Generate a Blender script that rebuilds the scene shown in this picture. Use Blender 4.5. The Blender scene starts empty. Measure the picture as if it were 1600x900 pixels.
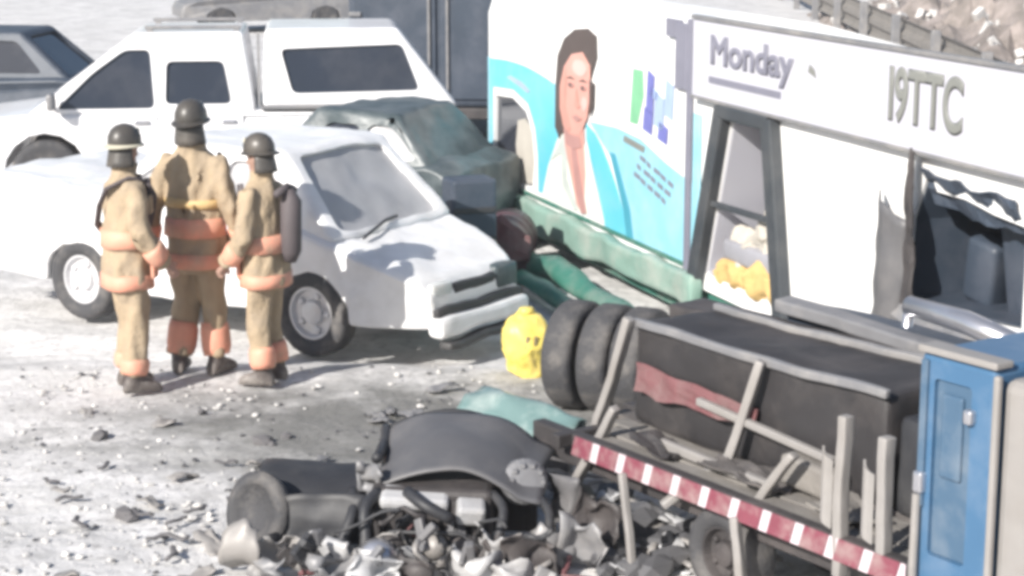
import bpy, bmesh, math, random
from mathutils import Vector, Matrix, noise
R = math.radians
random.seed(7)
S = bpy.context.scene
C = S.collection

# ------------------------------------------------------------ camera, sky, sun, exposure
cam_d = bpy.data.cameras.new('camera')
cam = bpy.data.objects.new('camera', cam_d); C.objects.link(cam)
cam.location = (0, 0, 3.28)
cam.rotation_euler = (R(90 - 12), 0, 0)
cam_d.sensor_width = 36; cam_d.lens = 67.5
cam_d.clip_start = 0.1; cam_d.clip_end = 5000
S.camera = cam
S.cycles.filter_width = 4.0          # soft news-video lens
S.cycles.use_denoising = True
SUN = Vector((-0.53, -0.68, 0.52)).normalized()
W = bpy.data.worlds.new('World'); S.world = W; W.use_nodes = True
nt = W.node_tree; bg = nt.nodes['Background']
sky = nt.nodes.new('ShaderNodeTexSky'); sky.sky_type = 'NISHITA'; sky.sun_disc = False
sky.sun_elevation = math.asin(SUN.z); sky.sun_rotation = math.atan2(SUN.x, SUN.y) % (2 * math.pi)
sky.air_density = 1.0; sky.dust_density = 1.2
nt.links.new(sky.outputs[0], bg.inputs[0]); bg.inputs[1].default_value = 0.085
sun_d = bpy.data.lights.new('sun', 'SUN'); sun_d.energy = 5.0; sun_d.angle = R(0.6); sun_d.color = (1, 0.955, 0.89)
sun = bpy.data.objects.new('sun', sun_d); C.objects.link(sun)
sun.rotation_euler = SUN.to_track_quat('Z', 'Y').to_euler(); sun.location = (-10, -8, 14)
V = S.view_settings
V.view_transform = 'Standard'; V.look = 'None'; V.exposure = 0.54; V.gamma = 1.0; V.use_curve_mapping = False

# ------------------------------------------------------------ materials
def mat(name, col, rough=0.7, metal=0.0, var=0.25, scale=6.0, bump=0.0, bscale=40.0, dirt=None, dirt_amt=0.5, dirt_scale=2.5, spec=0.5, coat=0.0):
    m = bpy.data.materials.new(name); m.use_nodes = True
    t = m.node_tree; b = t.nodes['Principled BSDF']; N = t.nodes.new; K = t.links.new
    tc = N('ShaderNodeTexCoord')
    n1 = N('ShaderNodeTexNoise'); n1.inputs['Scale'].default_value = scale; n1.inputs['Detail'].default_value = 6
    K(tc.outputs['Object'], n1.inputs['Vector'])
    mx = N('ShaderNodeMix'); mx.data_type = 'RGBA'
    mx.inputs[6].default_value = (*[c * (1 - var) for c in col], 1); mx.inputs[7].default_value = (*[min(1, c * (1 + var * .6)) for c in col], 1)
    K(n1.outputs['Fac'], mx.inputs[0]); out = mx.outputs[2]
    if dirt:
        n2 = N('ShaderNodeTexNoise'); n2.inputs['Scale'].default_value = dirt_scale; n2.inputs['Detail'].default_value = 8; n2.inputs['Roughness'].default_value = .65
        K(tc.outputs['Object'], n2.inputs['Vector'])
        rp = N('ShaderNodeValToRGB'); rp.color_ramp.elements[0].position = 0.45; rp.color_ramp.elements[1].position = 0.72
        rp.color_ramp.elements[1].color = (dirt_amt,) * 3 + (1,); K(n2.outputs['Fac'], rp.inputs[0])
        m2 = N('ShaderNodeMix'); m2.data_type = 'RGBA'; K(rp.outputs[0], m2.inputs[0]); K(out, m2.inputs[6]); m2.inputs[7].default_value = (*dirt, 1)
        out = m2.outputs[2]
    K(out, b.inputs['Base Color'])
    b.inputs['Roughness'].default_value = rough; b.inputs['Metallic'].default_value = metal
    b.inputs['Specular IOR Level'].default_value = spec; b.inputs['Coat Weight'].default_value = coat
    if bump:
        n3 = N('ShaderNodeTexNoise'); n3.inputs['Scale'].default_value = bscale; n3.inputs['Detail'].default_value = 5
        K(tc.outputs['Object'], n3.inputs['Vector'])
        bp = N('ShaderNodeBump'); bp.inputs['Strength'].default_value = bump; bp.inputs['Distance'].default_value = 0.02
        K(n3.outputs['Fac'], bp.inputs['Height']); K(bp.outputs[0], b.inputs['Normal'])
    return m

DUST = (.42, .39, .36)
MT = {
 'white': mat('white_paint', (.74, .74, .76), .35, var=.08, scale=3, dirt=DUST, dirt_amt=.45, dirt_scale=2.2, coat=.3),
 'buswhite': mat('bus_white_paint', (.80, .80, .80), .4, var=.05, scale=2, dirt=(.6, .58, .56), dirt_amt=.35, dirt_scale=1.6),
 'band': mat('sign_band_paint', (.50, .50, .555), .45, var=.05, scale=2, dirt=(.5, .5, .52), dirt_amt=.35),
 'wreckwhite': mat('crumpled_white_paint', (.80, .80, .81), .35, var=.1, scale=5, bump=.12, bscale=9, dirt=(.5, .49, .48), dirt_amt=.5, dirt_scale=3),
 'wreckgreen': mat('crumpled_grey_green_paint', (.06, .08, .088), .4, var=.3, scale=5, bump=.25, bscale=9, dirt=(.19, .205, .21), dirt_amt=.6),
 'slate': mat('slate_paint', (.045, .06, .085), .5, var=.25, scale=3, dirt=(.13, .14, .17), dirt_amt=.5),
 'glass': mat('dark_glass', (.028, .034, .048), .08, var=.2, scale=2.5, dirt=(.10, .10, .11), dirt_amt=.35, dirt_scale=2),
 'dustglass': mat('dusty_glass', (.42, .42, .435), .25, var=.35, scale=3, dirt=(.42, .42, .43), dirt_amt=.8, dirt_scale=2.5),
 'trim': mat('black_trim', (.03, .031, .036), .55, dirt=(.11, .105, .1), dirt_amt=.5),
 'tyre': mat('tyre_rubber', (.06, .06, .065), .8, dirt=(.24, .22, .2), dirt_amt=.6, dirt_scale=5, bump=.4),
 'rim': mat('wheel_rim', (.66, .66, .68), .4, .3, dirt=DUST, dirt_amt=.5, dirt_scale=6),
 'chrome': mat('scratched_chrome', (.62, .62, .66), .28, .8, dirt=DUST, dirt_amt=.5),
 'lamp': mat('lamp_glass', (.6, .62, .62), .15, var=.2, dirt=DUST, dirt_amt=.5),
 'redlamp': mat('red_lamp', (.35, .03, .03), .25),
 'teal': mat('turquoise_wrap', (.13, .52, .64), .4, var=.12, scale=2, dirt=(.4, .55, .6), dirt_amt=.3),
 'teal2': mat('pale_turquoise_wrap', (.27, .56, .66), .4, var=.15, scale=2.5, dirt=(.5, .58, .62), dirt_amt=.4),
 'tealdark': mat('deep_turquoise_wrap', (.07, .32, .42), .4, var=.15, scale=2),
 'green': mat('pale_green_bumper', (.22, .34, .29), .55, var=.2, scale=3, dirt=(.42, .42, .38), dirt_amt=.7, bump=.2, bscale=14),
 'dgreen': mat('dark_green_skirt', (.045, .17, .13), .5, var=.3, scale=4, dirt=(.3, .3, .27), dirt_amt=.6),
 'hair': mat('printed_hair', (.085, .065, .06), .5), 'skinprint': mat('printed_skin', (.62, .33, .28), .5, var=.15, scale=3),
 'shirtprint': mat('printed_shirt', (.70, .72, .66), .5, var=.08), 'skinlight': mat('printed_highlight', (.74, .46, .42), .5), 'lapel': mat('printed_lapel', (.52, .56, .53), .5), 'skinjaw': mat('printed_jaw', (.58, .295, .245), .5), 'skinlow': mat('printed_collar_shadow', (.45, .25, .23), .5),
 'ink': mat('grey_ink', (.20, .20, .25), .5, var=.2), 'ink2': mat('olive_grey_ink', (.22, .225, .21), .5, var=.2),
 'logog': mat('green_ink', (.20, .48, .28), .5), 'logob': mat('violet_blue_ink', (.16, .17, .45), .5), 'logol': mat('pale_blue_ink', (.35, .45, .68), .5),
 'frame': mat('dark_grey_frame', (.045, .052, .06), .5, var=.25, dirt=(.12, .12, .12), dirt_amt=.5),
 'grey': mat('grey_steel', (.21, .21, .22), .5, .15, var=.25, scale=7, dirt=DUST, dirt_amt=.6, bump=.15, bscale=12),
 'greypanel': mat('grey_panel_paint', (.10, .10, .107), .5, var=.15, scale=3, dirt=(.2, .19, .185), dirt_amt=.5),
 'dgrey': mat('dark_grey_steel', (.045, .041, .042), .6, var=.3, scale=6, dirt=(.15, .13, .125), dirt_amt=.5, bump=.2, bscale=15),
 'pale': mat('pale_steel', (.30, .285, .275), .5, .1, var=.2, scale=9, dirt=(.25, .23, .21), dirt_amt=.6),
 'torn': mat('torn_bright_metal', (.46, .46, .47), .4, .1, var=.15, scale=9, dirt=(.3, .28, .26), dirt_amt=.6, bump=.3, bscale=15),
 'plank': mat('dusty_plank', (.22, .205, .19), .8, var=.3, scale=8, dirt=(.14, .13, .12), dirt_amt=.6, bump=.3),
 'plankdark': mat('dark_plank', (.09, .082, .08), .8, var=.3, scale=8, dirt=(.26, .23, .21), dirt_amt=.5, bump=.3),
 'tapered': mat('red_tape', (.22, .06, .085), .45, var=.25, scale=9, dirt=DUST, dirt_amt=.6, dirt_scale=7),
 'tapewhite': mat('white_tape', (.62, .52, .56), .4, var=.15, scale=9, dirt=DUST, dirt_amt=.5, dirt_scale=7),
 'rust': mat('maroon_panel', (.17, .07, .075), .65, var=.35, scale=7, dirt=(.2, .17, .16), dirt_amt=.7),
 'maroon': mat('maroon_paint', (.10, .055, .065), .5, var=.35, scale=5, dirt=(.18, .16, .16), dirt_amt=.7),
 'blue': mat('blue_paint', (.055, .135, .245), .42, var=.15, scale=3, dirt=(.2, .25, .32), dirt_amt=.5, dirt_scale=3),
 'bluedoor': mat('faded_blue_paint', (.06, .115, .185), .5, var=.15, scale=3, dirt=(.22, .25, .28), dirt_amt=.6, dirt_scale=3),
 'binblue': mat('blue_plastic', (.12, .165, .235), .5, var=.12, scale=5, dirt=DUST, dirt_amt=.35, dirt_scale=5),
 'lidblue': mat('blue_lid_plastic', (.09, .13, .26), .4, var=.12, scale=5, dirt=DUST, dirt_amt=.3),
 'yellow': mat('yellow_plastic', (.78, .64, .14), .45, var=.1, scale=5, dirt=(.6, .45, .25), dirt_amt=.5, dirt_scale=6),
 'ochre': mat('ochre_cloth', (.58, .40, .16), .85, var=.3, scale=6, bump=.4),
 'sack': mat('beige_sack', (.48, .45, .40), .9, var=.2, scale=6, bump=.5),
 'seat': mat('grey_seat_vinyl', (.30, .30, .33), .6, var=.2),
 'tan': mat('tan_turnout_cloth', (.40, .31, .21), .85, var=.22, scale=7, bump=.5, bscale=25, dirt=(.26, .22, .18), dirt_amt=.6, dirt_scale=5),
 'salmon': mat('orange_pink_trim', (.76, .35, .245), .6, var=.25, scale=9, dirt=(.42, .32, .23), dirt_amt=.85, dirt_scale=5),
 'amber': mat('amber_trim', (.60, .42, .20), .6, var=.2), 'skin': mat('skin', (.38, .24, .19), .6, var=.15),
 'helmet': mat('dark_helmet', (.07, .065, .06), .4, var=.2, dirt=(.2, .17, .14), dirt_amt=.5), 'cream': mat('cream_band', (.62, .58, .46), .5),
 'boot': mat('boot_rubber', (.10, .085, .08), .6, dirt=DUST, dirt_amt=.6, dirt_scale=8), 'strap': mat('dark_strap', (.10, .085, .09), .7),
 'tealsheet': mat('teal_glass_sheet', (.15, .235, .23), .2, var=.25, scale=6, dirt=(.45, .5, .48), dirt_amt=.7, dirt_scale=4),
 'stone': mat('pale_stone', (.58, .565, .55), .9, var=.35, scale=8), 'stoned': mat('dark_scrap', (.13, .125, .13), .7, var=.4, scale=8),
 'earth': mat('brown_earth', (.24, .21, .19), .95, var=.35, scale=2.5, bump=.8, bscale=8, dirt=(.40, .34, .32), dirt_amt=.8),
 'charcoal': mat('charcoal_steel', (.030, .028, .030), .6, var=.3, scale=4, dirt=(.085, .075, .072), dirt_amt=.6, dirt_scale=3, bump=.2, bscale=9),
 'brass': mat('dull_brass', (.34, .28, .18), .5, .4),
}

# ground: pale trampled dust with a darker grey patch
def ground_mat():
    m = bpy.data.materials.new('dusty_ground'); m.use_nodes = True
    t = m.node_tree; b = t.nodes['Principled BSDF']; N = t.nodes.new; K = t.links.new
    tc = N('ShaderNodeTexCoord')
    def nz(s, d=8, r=.6):
        n = N('ShaderNodeTexNoise'); n.inputs['Scale'].default_value = s; n.inputs['Detail'].default_value = d; n.inputs['Roughness'].default_value = r
        K(tc.outputs['Object'], n.inputs['Vector']); return n
    def mix(f, a, c):
        x = N('ShaderNodeMix'); x.data_type = 'RGBA'
        (K(f, x.inputs[0]) if not isinstance(f, float) else setattr(x.inputs[0], 'default_value', f))
        for i, v in ((6, a), (7, c)):
            if isinstance(v, tuple): x.inputs[i].default_value = (*v, 1)
            else: K(v, x.inputs[i])
        return x.outputs[2]
    def ramp(s, a, c):
        r = N('ShaderNodeValToRGB'); r.color_ramp.elements[0].position = a; r.color_ramp.elements[1].position = c; K(s, r.inputs[0]); return r.outputs[0]
    a = mix(ramp(nz(2.2).outputs['Fac'], .35, .62), (.53, .52, .515), (.78, .765, .76))
    a = mix(ramp(nz(14, 6).outputs['Fac'], .52, .70), a, (.40, .39, .385))
    a = mix(ramp(nz(.9, 4).outputs['Fac'], .5, .75), a, (.72, .705, .69))
    mp2 = N('ShaderNodeMapping'); mp2.inputs['Scale'].default_value = (.7, 3.2, 1); mp2.inputs['Rotation'].default_value = (0, 0, .25); K(tc.outputs['Object'], mp2.inputs['Vector'])
    st2 = N('ShaderNodeTexNoise'); st2.inputs['Scale'].default_value = 1.6; st2.inputs['Detail'].default_value = 7; st2.inputs['Roughness'].default_value = .65; K(mp2.outputs[0], st2.inputs['Vector'])
    a = mix(ramp(st2.outputs['Fac'], .50, .72), a, (.46, .455, .445))
    # darker grey patch between the figures and the wrecked engine
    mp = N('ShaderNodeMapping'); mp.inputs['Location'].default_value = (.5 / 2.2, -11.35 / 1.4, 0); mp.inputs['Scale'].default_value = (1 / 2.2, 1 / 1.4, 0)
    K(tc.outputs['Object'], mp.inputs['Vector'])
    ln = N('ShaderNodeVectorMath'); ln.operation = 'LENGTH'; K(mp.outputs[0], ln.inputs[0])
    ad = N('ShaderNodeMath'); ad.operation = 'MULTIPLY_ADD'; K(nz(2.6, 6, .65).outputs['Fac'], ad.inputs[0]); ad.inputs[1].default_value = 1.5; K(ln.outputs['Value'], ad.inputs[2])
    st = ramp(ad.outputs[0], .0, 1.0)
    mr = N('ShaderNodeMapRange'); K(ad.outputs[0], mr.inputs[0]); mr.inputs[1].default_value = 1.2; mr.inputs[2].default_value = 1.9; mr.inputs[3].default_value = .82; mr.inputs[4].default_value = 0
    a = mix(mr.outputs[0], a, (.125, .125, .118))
    K(a, b.inputs['Base Color']); b.inputs['Roughness'].default_value = .95; b.inputs['Specular IOR Level'].default_value = .2
    bp = N('ShaderNodeBump'); bp.inputs['Strength'].default_value = .7; bp.inputs['Distance'].default_value = .04
    K(nz(9, 8, .7).outputs['Fac'], bp.inputs['Height']); K(bp.outputs[0], b.inputs['Normal'])
    return m

# ------------------------------------------------------------ mesh helpers
def BM(): return bmesh.new()
def obj(name, bm, m, parent=None, smooth=False, loc=None, rot=None):
    bmesh.ops.recalc_face_normals(bm, faces=bm.faces[:])
    me = bpy.data.meshes.new(name); bm.to_mesh(me); bm.free()
    me.materials.append(MT[m] if isinstance(m, str) else m)
    if smooth:
        for p in me.polygons: p.use_smooth = True
    o = bpy.data.objects.new(name, me); C.objects.link(o); o.parent = parent
    if loc: o.location = loc
    if rot: o.rotation_euler = rot
    return o
def tag(o, label=None, cat=None, group=None, kind=None):
    for k, v in (('label', label), ('category', cat), ('group', group), ('kind', kind)):
        if v: o[k] = v
    return o
def thing(name, label, cat, loc, rz=0, group=None, rot=None):
    o = bpy.data.objects.new(name, None); o.empty_display_size = .2; C.objects.link(o)
    o.location = loc; o.rotation_euler = rot or (0, 0, rz)
    return tag(o, label, cat, group)
def box(bm, c, s, rot=(0, 0, 0), bev=0, seg=2):
    from mathutils import Euler
    M = Matrix.Translation(c) @ Euler(rot).to_matrix().to_4x4() @ Matrix.Diagonal((*s, 1))
    r = bmesh.ops.create_cube(bm, size=1, matrix=M)
    if bev:
        es = list({e for v in r['verts'] for e in v.link_edges})
        bmesh.ops.bevel(bm, geom=es, offset=bev, segments=seg, affect='EDGES', profile=.5)
    return bm
def bar(bm, a, b, w, h, bev=0):
    a, b = Vector(a), Vector(b); d = b - a
    q = d.to_track_quat('X', 'Z').to_euler()
    return box(bm, (a + b) / 2, (d.length, w, h), q, bev)
def prism(bm, pts, f0, f1):
    """pts polygon; f0, f1 map a 2-D point to 3-D for the two faces"""
    A = [bm.verts.new(f0(*p)) for p in pts]; B = [bm.verts.new(f1(*p)) for p in pts]
    n = len(pts); fs = [bm.faces.new(A), bm.faces.new(B[::-1])]
    for i in range(n): bm.faces.new((A[i], B[i], B[(i + 1) % n], A[(i + 1) % n]))
    return bm
def ring(c, q, rx, ry, n):
    return [c + q @ Vector((rx * math.cos(2 * math.pi * i / n), ry * math.sin(2 * math.pi * i / n), 0)) for i in range(n)]
def loft(bm, rings, cap=True):
    vs = [[bm.verts.new(p) for p in r] for r in rings]; n = len(vs[0])
    for a, b in zip(vs, vs[1:]):
        for i in range(n): bm.faces.new((a[i], a[(i + 1) % n], b[(i + 1) % n], b[i]))
    if cap: bm.faces.new(vs[0][::-1]); bm.faces.new(vs[-1])
    return bm
def tube(bm, pts, r, n=10, flat=1.0, cap=True):
    pts = [Vector(p) for p in pts]; rs = r if isinstance(r, (list, tuple)) else [r] * len(pts)
    rg = []; q0 = None
    for i, p in enumerate(pts):
        d = (pts[min(i + 1, len(pts) - 1)] - pts[max(i - 1, 0)]).normalized()
        q = d.to_track_quat('Z', 'Y') if q0 is None else (q0 @ Vector((0, 0, 1))).rotation_difference(d) @ q0
        q0 = q
        rg.append(ring(p, q, rs[i], rs[i] * flat, n))
    return loft(bm, rg, cap)
def lathe(bm, prof, n=24, M=Matrix()):
    vs = []
    for r, z in prof:
        vs.append([bm.verts.new(M @ Vector((max(r, 1e-4) * math.cos(2 * math.pi * i / n), max(r, 1e-4) * math.sin(2 * math.pi * i / n), z))) for i in range(n)])
    for a, b in zip(vs, vs[1:]):
        for i in range(n): bm.faces.new((a[i], a[(i + 1) % n], b[(i + 1) % n], b[i]))
    bm.faces.new(vs[0][::-1]); bm.faces.new(vs[-1])
    return bm
def sheet(bm, f, nu, nv, th=.012):
    """curved sheet of thickness th; f(u, v) with u, v in 0..1"""
    P = [[Vector(f(i / nu, j / nv)) for j in range(nv + 1)] for i in range(nu + 1)]
    def nrm(i, j):
        a = P[min(i + 1, nu)][j] - P[max(i - 1, 0)][j]; b = P[i][min(j + 1, nv)] - P[i][max(j - 1, 0)]
        n = a.cross(b); return n.normalized() if n.length else Vector((0, 0, 1))
    T = [[bm.verts.new(P[i][j] + nrm(i, j) * th / 2) for j in range(nv + 1)] for i in range(nu + 1)]
    Bt = [[bm.verts.new(P[i][j] - nrm(i, j) * th / 2) for j in range(nv + 1)] for i in range(nu + 1)]
    for i in range(nu):
        for j in range(nv):
            bm.faces.new((T[i][j], T[i + 1][j], T[i + 1][j + 1], T[i][j + 1])); bm.faces.new((Bt[i][j], Bt[i][j + 1], Bt[i + 1][j + 1], Bt[i + 1][j]))
    for i in range(nu):
        bm.faces.new((T[i][0], Bt[i][0], Bt[i + 1][0], T[i + 1][0])); bm.faces.new((T[i][nv], T[i + 1][nv], Bt[i + 1][nv], Bt[i][nv]))
    for j in range(nv):
        bm.faces.new((T[0][j], T[0][j + 1], Bt[0][j + 1], Bt[0][j])); bm.faces.new((T[nu][j], Bt[nu][j], Bt[nu][j + 1], T[nu][j + 1]))
    return bm
def nv3(p, s, seed=0):
    q = Vector(p) * s + Vector((seed * 7.3, seed * 3.1, seed * 5.7))
    return noise.noise_vector(q)
def bake(o):
    """apply the modifiers of o"""
    dg = bpy.context.evaluated_depsgraph_get(); dg.update()
    me = bpy.data.meshes.new_from_object(o.evaluated_get(dg)); old = o.data
    o.modifiers.clear(); o.data = me
    if old.users == 0: bpy.data.meshes.remove(old)
    return o
def cut(o, bm):
    bmesh.ops.recalc_face_normals(bm, faces=bm.faces[:])
    me = bpy.data.meshes.new('c'); bm.to_mesh(me); bm.free()
    c = bpy.data.objects.new('c', me); C.objects.link(c); c.matrix_world = o.matrix_world.copy()
    c.parent = o.parent; c.matrix_parent_inverse = Matrix(); c.location = o.location; c.rotation_euler = o.rotation_euler
    md = o.modifiers.new('b', 'BOOLEAN'); md.operation = 'DIFFERENCE'; md.object = c; md.solver = 'EXACT'
    bpy.context.view_layer.update(); bake(o)
    bpy.data.objects.remove(c); bpy.data.meshes.remove(me)
def bevelmod(o, w, seg=3, ang=30):
    md = o.modifiers.new('v', 'BEVEL'); md.width = w; md.segments = seg; md.limit_method = 'ANGLE'; md.angle_limit = R(ang); bake(o)
def remesh(o, vox, it=4, folds=0, fs=9, seed=0):
    md = o.modifiers.new('r', 'REMESH'); md.mode = 'VOXEL'; md.voxel_size = vox
    md = o.modifiers.new('s', 'SMOOTH'); md.iterations = it; md.factor = .6
    bake(o)
    if folds:
        o.data.update()
        for v in o.data.vertices:
            p = v.co
            a = noise.noise(Vector((p.x * fs * 1.3, p.y * fs * 1.3, p.z * fs * .75 + p.x * 5)) + Vector((seed, seed * 2, 0)))
            v.co += v.normal * a * folds
    for p in o.data.polygons: p.use_smooth = True
def crumple(o, amp, fs=2.5, seed=1, maxlen=.10, zk=None):
    bm = BM(); bm.from_mesh(o.data)
    bmesh.ops.triangulate(bm, faces=bm.faces[:])
    for _ in range(5):
        es = [e for e in bm.edges if e.calc_length() > maxlen]
        if not es: break
        bmesh.ops.subdivide_edges(bm, edges=es, cuts=1, use_grid_fill=False)
        bmesh.ops.triangulate(bm, faces=bm.faces[:])
    for v in bm.verts:
        a = amp if zk is None else amp * zk(v.co)
        v.co += nv3(v.co, fs, seed) * a + nv3(v.co, fs * 3, seed + 4) * a * .4
    bm.to_mesh(o.data); bm.free()
    o.data.shade_smooth(); o.data.set_sharp_from_angle(angle=R(55))
def rnd_poly(P, k=.22):
    out = []; n = len(P)
    for i in range(n):
        a, b, c = Vector(P[i - 1]), Vector(P[i]), Vector(P[(i + 1) % n])
        p, q_ = b + (a - b) * k * min(1, .3 / max((a - b).length, .01)), b + (c - b) * k * min(1, .3 / max((c - b).length, .01))
        for t in (0, .33, .67, 1): out.append(tuple((p * (1 - t) + b * t) * (1 - t) + (b * (1 - t) + q_ * t) * t))
    return out

class Face:
    """a planar quad of a body: corners bottom-first, top-first ... gives recessed panes"""
    def __init__(s, c00, c10, c11, c01):
        s.c = [Vector(x) for x in (c00, c10, c11, c01)]
        s.n = (s.c[1] - s.c[0]).cross(s.c[3] - s.c[0]).normalized()
    def p(s, u, v, d=0):
        a, b, c, e = s.c
        return (a * (1 - u) + b * u) * (1 - v) + (e * (1 - u) + c * u) * v + s.n * d
    def cutter(s, bm, uv, depth): return prism(bm, uv, lambda u, v: s.p(u, v, .12), lambda u, v: s.p(u, v, -depth))
    def pane(s, bm, uv, d0, d1): return prism(bm, uv, lambda u, v: s.p(u, v, d1), lambda u, v: s.p(u, v, d0))

def gz(x, y):
    t = min(1, max(0, (y - 12.7) / .9)); t = t * t * (3 - 2 * t)
    return -0.12 * t
GF = -0.12

def wheel(parent, c, r, w, axis='Y', side=-1, rim='rim', tyre='tyre'):
    """wheel > tyre, rim; side: which way the outer face looks along its axis"""
    Mx = Matrix.Rotation(R(90), 4, 'X') if axis == 'Y' else Matrix.Rotation(R(90), 4, 'Y')
    bm = BM()
    lathe(bm, [(r * .62, -w * .42), (r * .8, -w * .5), (r * .94, -w * .47), (r, -w * .34), (r, w * .34), (r * .94, w * .47), (r * .8, w * .5), (r * .62, w * .42), (r * .56, w * .2), (r * .56, -w * .2)], 32, Mx)
    t = obj('wheel', bm, tyre, parent, True, loc=c)
    bm = BM(); k = side if axis == 'Y' else -side
    k = -k
    lathe(bm, [(r * .6, -w * .30 * k), (r * .61, w * .36 * k), (r * .55, w * .36 * k), (r * .5, w * .16 * k), (r * .3, w * .12 * k), (r * .26, w * .3 * k), (r * .12, w * .34 * k), (.001, w * .34 * k)], 24, Mx)
    for i in range(5):
        a = 2 * math.pi * i / 5
        p = Mx @ Vector((r * .4 * math.cos(a), r * .4 * math.sin(a), w * .17 * k)); box(bm, p, (.05 * r / .35,) * 3, (0, a, 0), .01)
    obj('rim', bm, rim, t, False)
    return t

# ------------------------------------------------------------ the ground
def axis_steps(segs):
    out = []
    for a, b, n in segs: out += [a + (b - a) * i / n for i in range(n)]
    return out + [segs[-1][1]]
xs = axis_steps([(-1500, -100, 8), (-100, -8, 14), (-8, 8, 160), (8, 100, 14), (100, 1500, 8)])
ys = axis_steps([(-400, 0, 6), (0, 6, 8), (6, 22, 160), (22, 60, 40), (60, 300, 12), (300, 3000, 8)])
bm = BM(); grid = []
for x in xs:
    row = []
    for y in ys:
        z = gz(x, y)
        if -9 < x < 9 and 5 < y < 30:
            z += .022 * noise.noise(Vector((x * 1.1, y * 1.1, 0))) + .016 * noise.noise(Vector((x * 4, y * 4, 3))) - .008
        if y > 60: z += .6 * noise.noise(Vector((x * .01, y * .01, 1))) * min(1, (y - 60) / 100)
        row.append(bm.verts.new((x, y, z)))
    grid.append(row)
for a, b in zip(grid, grid[1:]):
    for j in range(len(ys) - 1): bm.faces.new((a[j], b[j], b[j + 1], a[j + 1]))
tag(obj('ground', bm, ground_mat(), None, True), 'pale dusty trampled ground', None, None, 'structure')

# ------------------------------------------------------------ generic car body
def car(name, label, loc, rz, prof, wid, cabins, paint, wheels, crum=0, seed=1, glass='glass', nose=.88, side=-1, wr=.33, group=None, lamps=True, zsq=1.0):
    """prof: outline (t, z), t measured backwards from the nose; local x = -t, near side y = side*wid/2"""
    T = thing(name, label, 'car' if 'pickup' not in name else 'pickup', loc, rz, group)
    parts = []
    bm = BM(); hw = wid / 2
    L = max(p[0] for p in prof)
    def wy(t):
        a = 1.0
        if t < .5: a = nose + (1 - nose) * math.sin(t / .5 * math.pi / 2)
        if t > L - .4: a = min(a, .93 + .07 * math.sin((L - t) / .4 * math.pi / 2))
        return a
    cols = [-1, -.93, -.5, 0, .5, .93, 1]
    zmax = max(p[1] for p in prof)
    V = []
    for c in cols:
        drop = .045 if abs(c) == 1 else (.012 if abs(c) == .93 else 0)
        V.append([bm.verts.new((-t, c * hw * wy(t), z - (drop if z > .5 else 0))) for t, z in prof])
    n = len(prof)
    for A, B in zip(V, V[1:]):
        for i in range(n): bm.faces.new((A[i], B[i], B[(i + 1) % n], A[(i + 1) % n]))
    for E_ in (V[0], V[-1][::-1]): bm.faces.new(E_)
    body = obj('body', bm, paint, T); parts.append(body)
    for (t0, t1, t2, t3, zb, zt, wb, wt, wins, nm) in cabins:
        bm = BM()
        A = [(-t0, -wb / 2, zb), (-t3, -wb / 2, zb), (-t3, wb / 2, zb), (-t0, wb / 2, zb)]
        Bp = [(-t1, -wt / 2, zt), (-t2, -wt / 2, zt), (-t2, wt / 2, zt), (-t1, wt / 2, zt)]
        a = [bm.verts.new(p) for p in A]; b = [bm.verts.new(p) for p in Bp]
        bm.faces.new(a); bm.faces.new(b)
        for i in range(4): bm.faces.new((a[i], a[(i + 1) % 4], b[(i + 1) % 4], b[i]))
        cab = obj(nm, bm, paint, T); bevelmod(cab, .05, 3); parts.append(cab)
        F = {'front': Face(A[0], A[3], Bp[3], Bp[0]), 'rear': Face(A[2], A[1], Bp[1], Bp[2]), 'near': Face(A[1], A[0], Bp[0], Bp[1]), 'far': Face(A[3], A[2], Bp[2], Bp[3])}
        if side > 0: F['near'], F['far'] = F['far'], F['near']
        ctr = Vector((-(t0 + t3) / 2, 0, (zb + zt) / 2))
        for f in F.values():
            if (f.p(.5, .5) - ctr).dot(f.n) < 0: f.n = -f.n
        for fk, poly, gl in wins:
            f = F[fk]; poly = rnd_poly(poly)
            if fk in ('near', 'far'):          # polygon given in (t, z) on the side plane
                o_, ux, vz = f.c[0], f.c[1] - f.c[0], f.c[3] - f.c[0]
                uv = []
                for t, z in poly:
                    v = (z - zb) / (zt - zb)
                    xa = f.c[0].x * (1 - v) + f.c[3].x * v; xb = f.c[1].x * (1 - v) + f.c[2].x * v
                    uv.append(((-t - xa) / (xb - xa), v))
            else: uv = poly
            cb = f.cutter(BM(), uv, .05); cut(cab, cb)
            g = obj('window', f.pane(BM(), uv, -.06, -.035), gl or glass, T); parts.append(g)
    if crum:
        bevelmod(body, .05, 3, 28)
        for o in parts: crumple(o, crum, 2.3, seed)
    else: bevelmod(body, .02, 2, 40)
    for t, out in wheels: wheel(T, (-t, out * (hw - .1), wr), wr, .2, 'Y', -1 if out < 0 else 1)
    return T, wy

def arch(t, r, z0, n=8): return [(t + r * math.cos(a), z0 + r * math.sin(a)) for a in [math.pi * i / n for i in range(n + 1)]]

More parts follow.
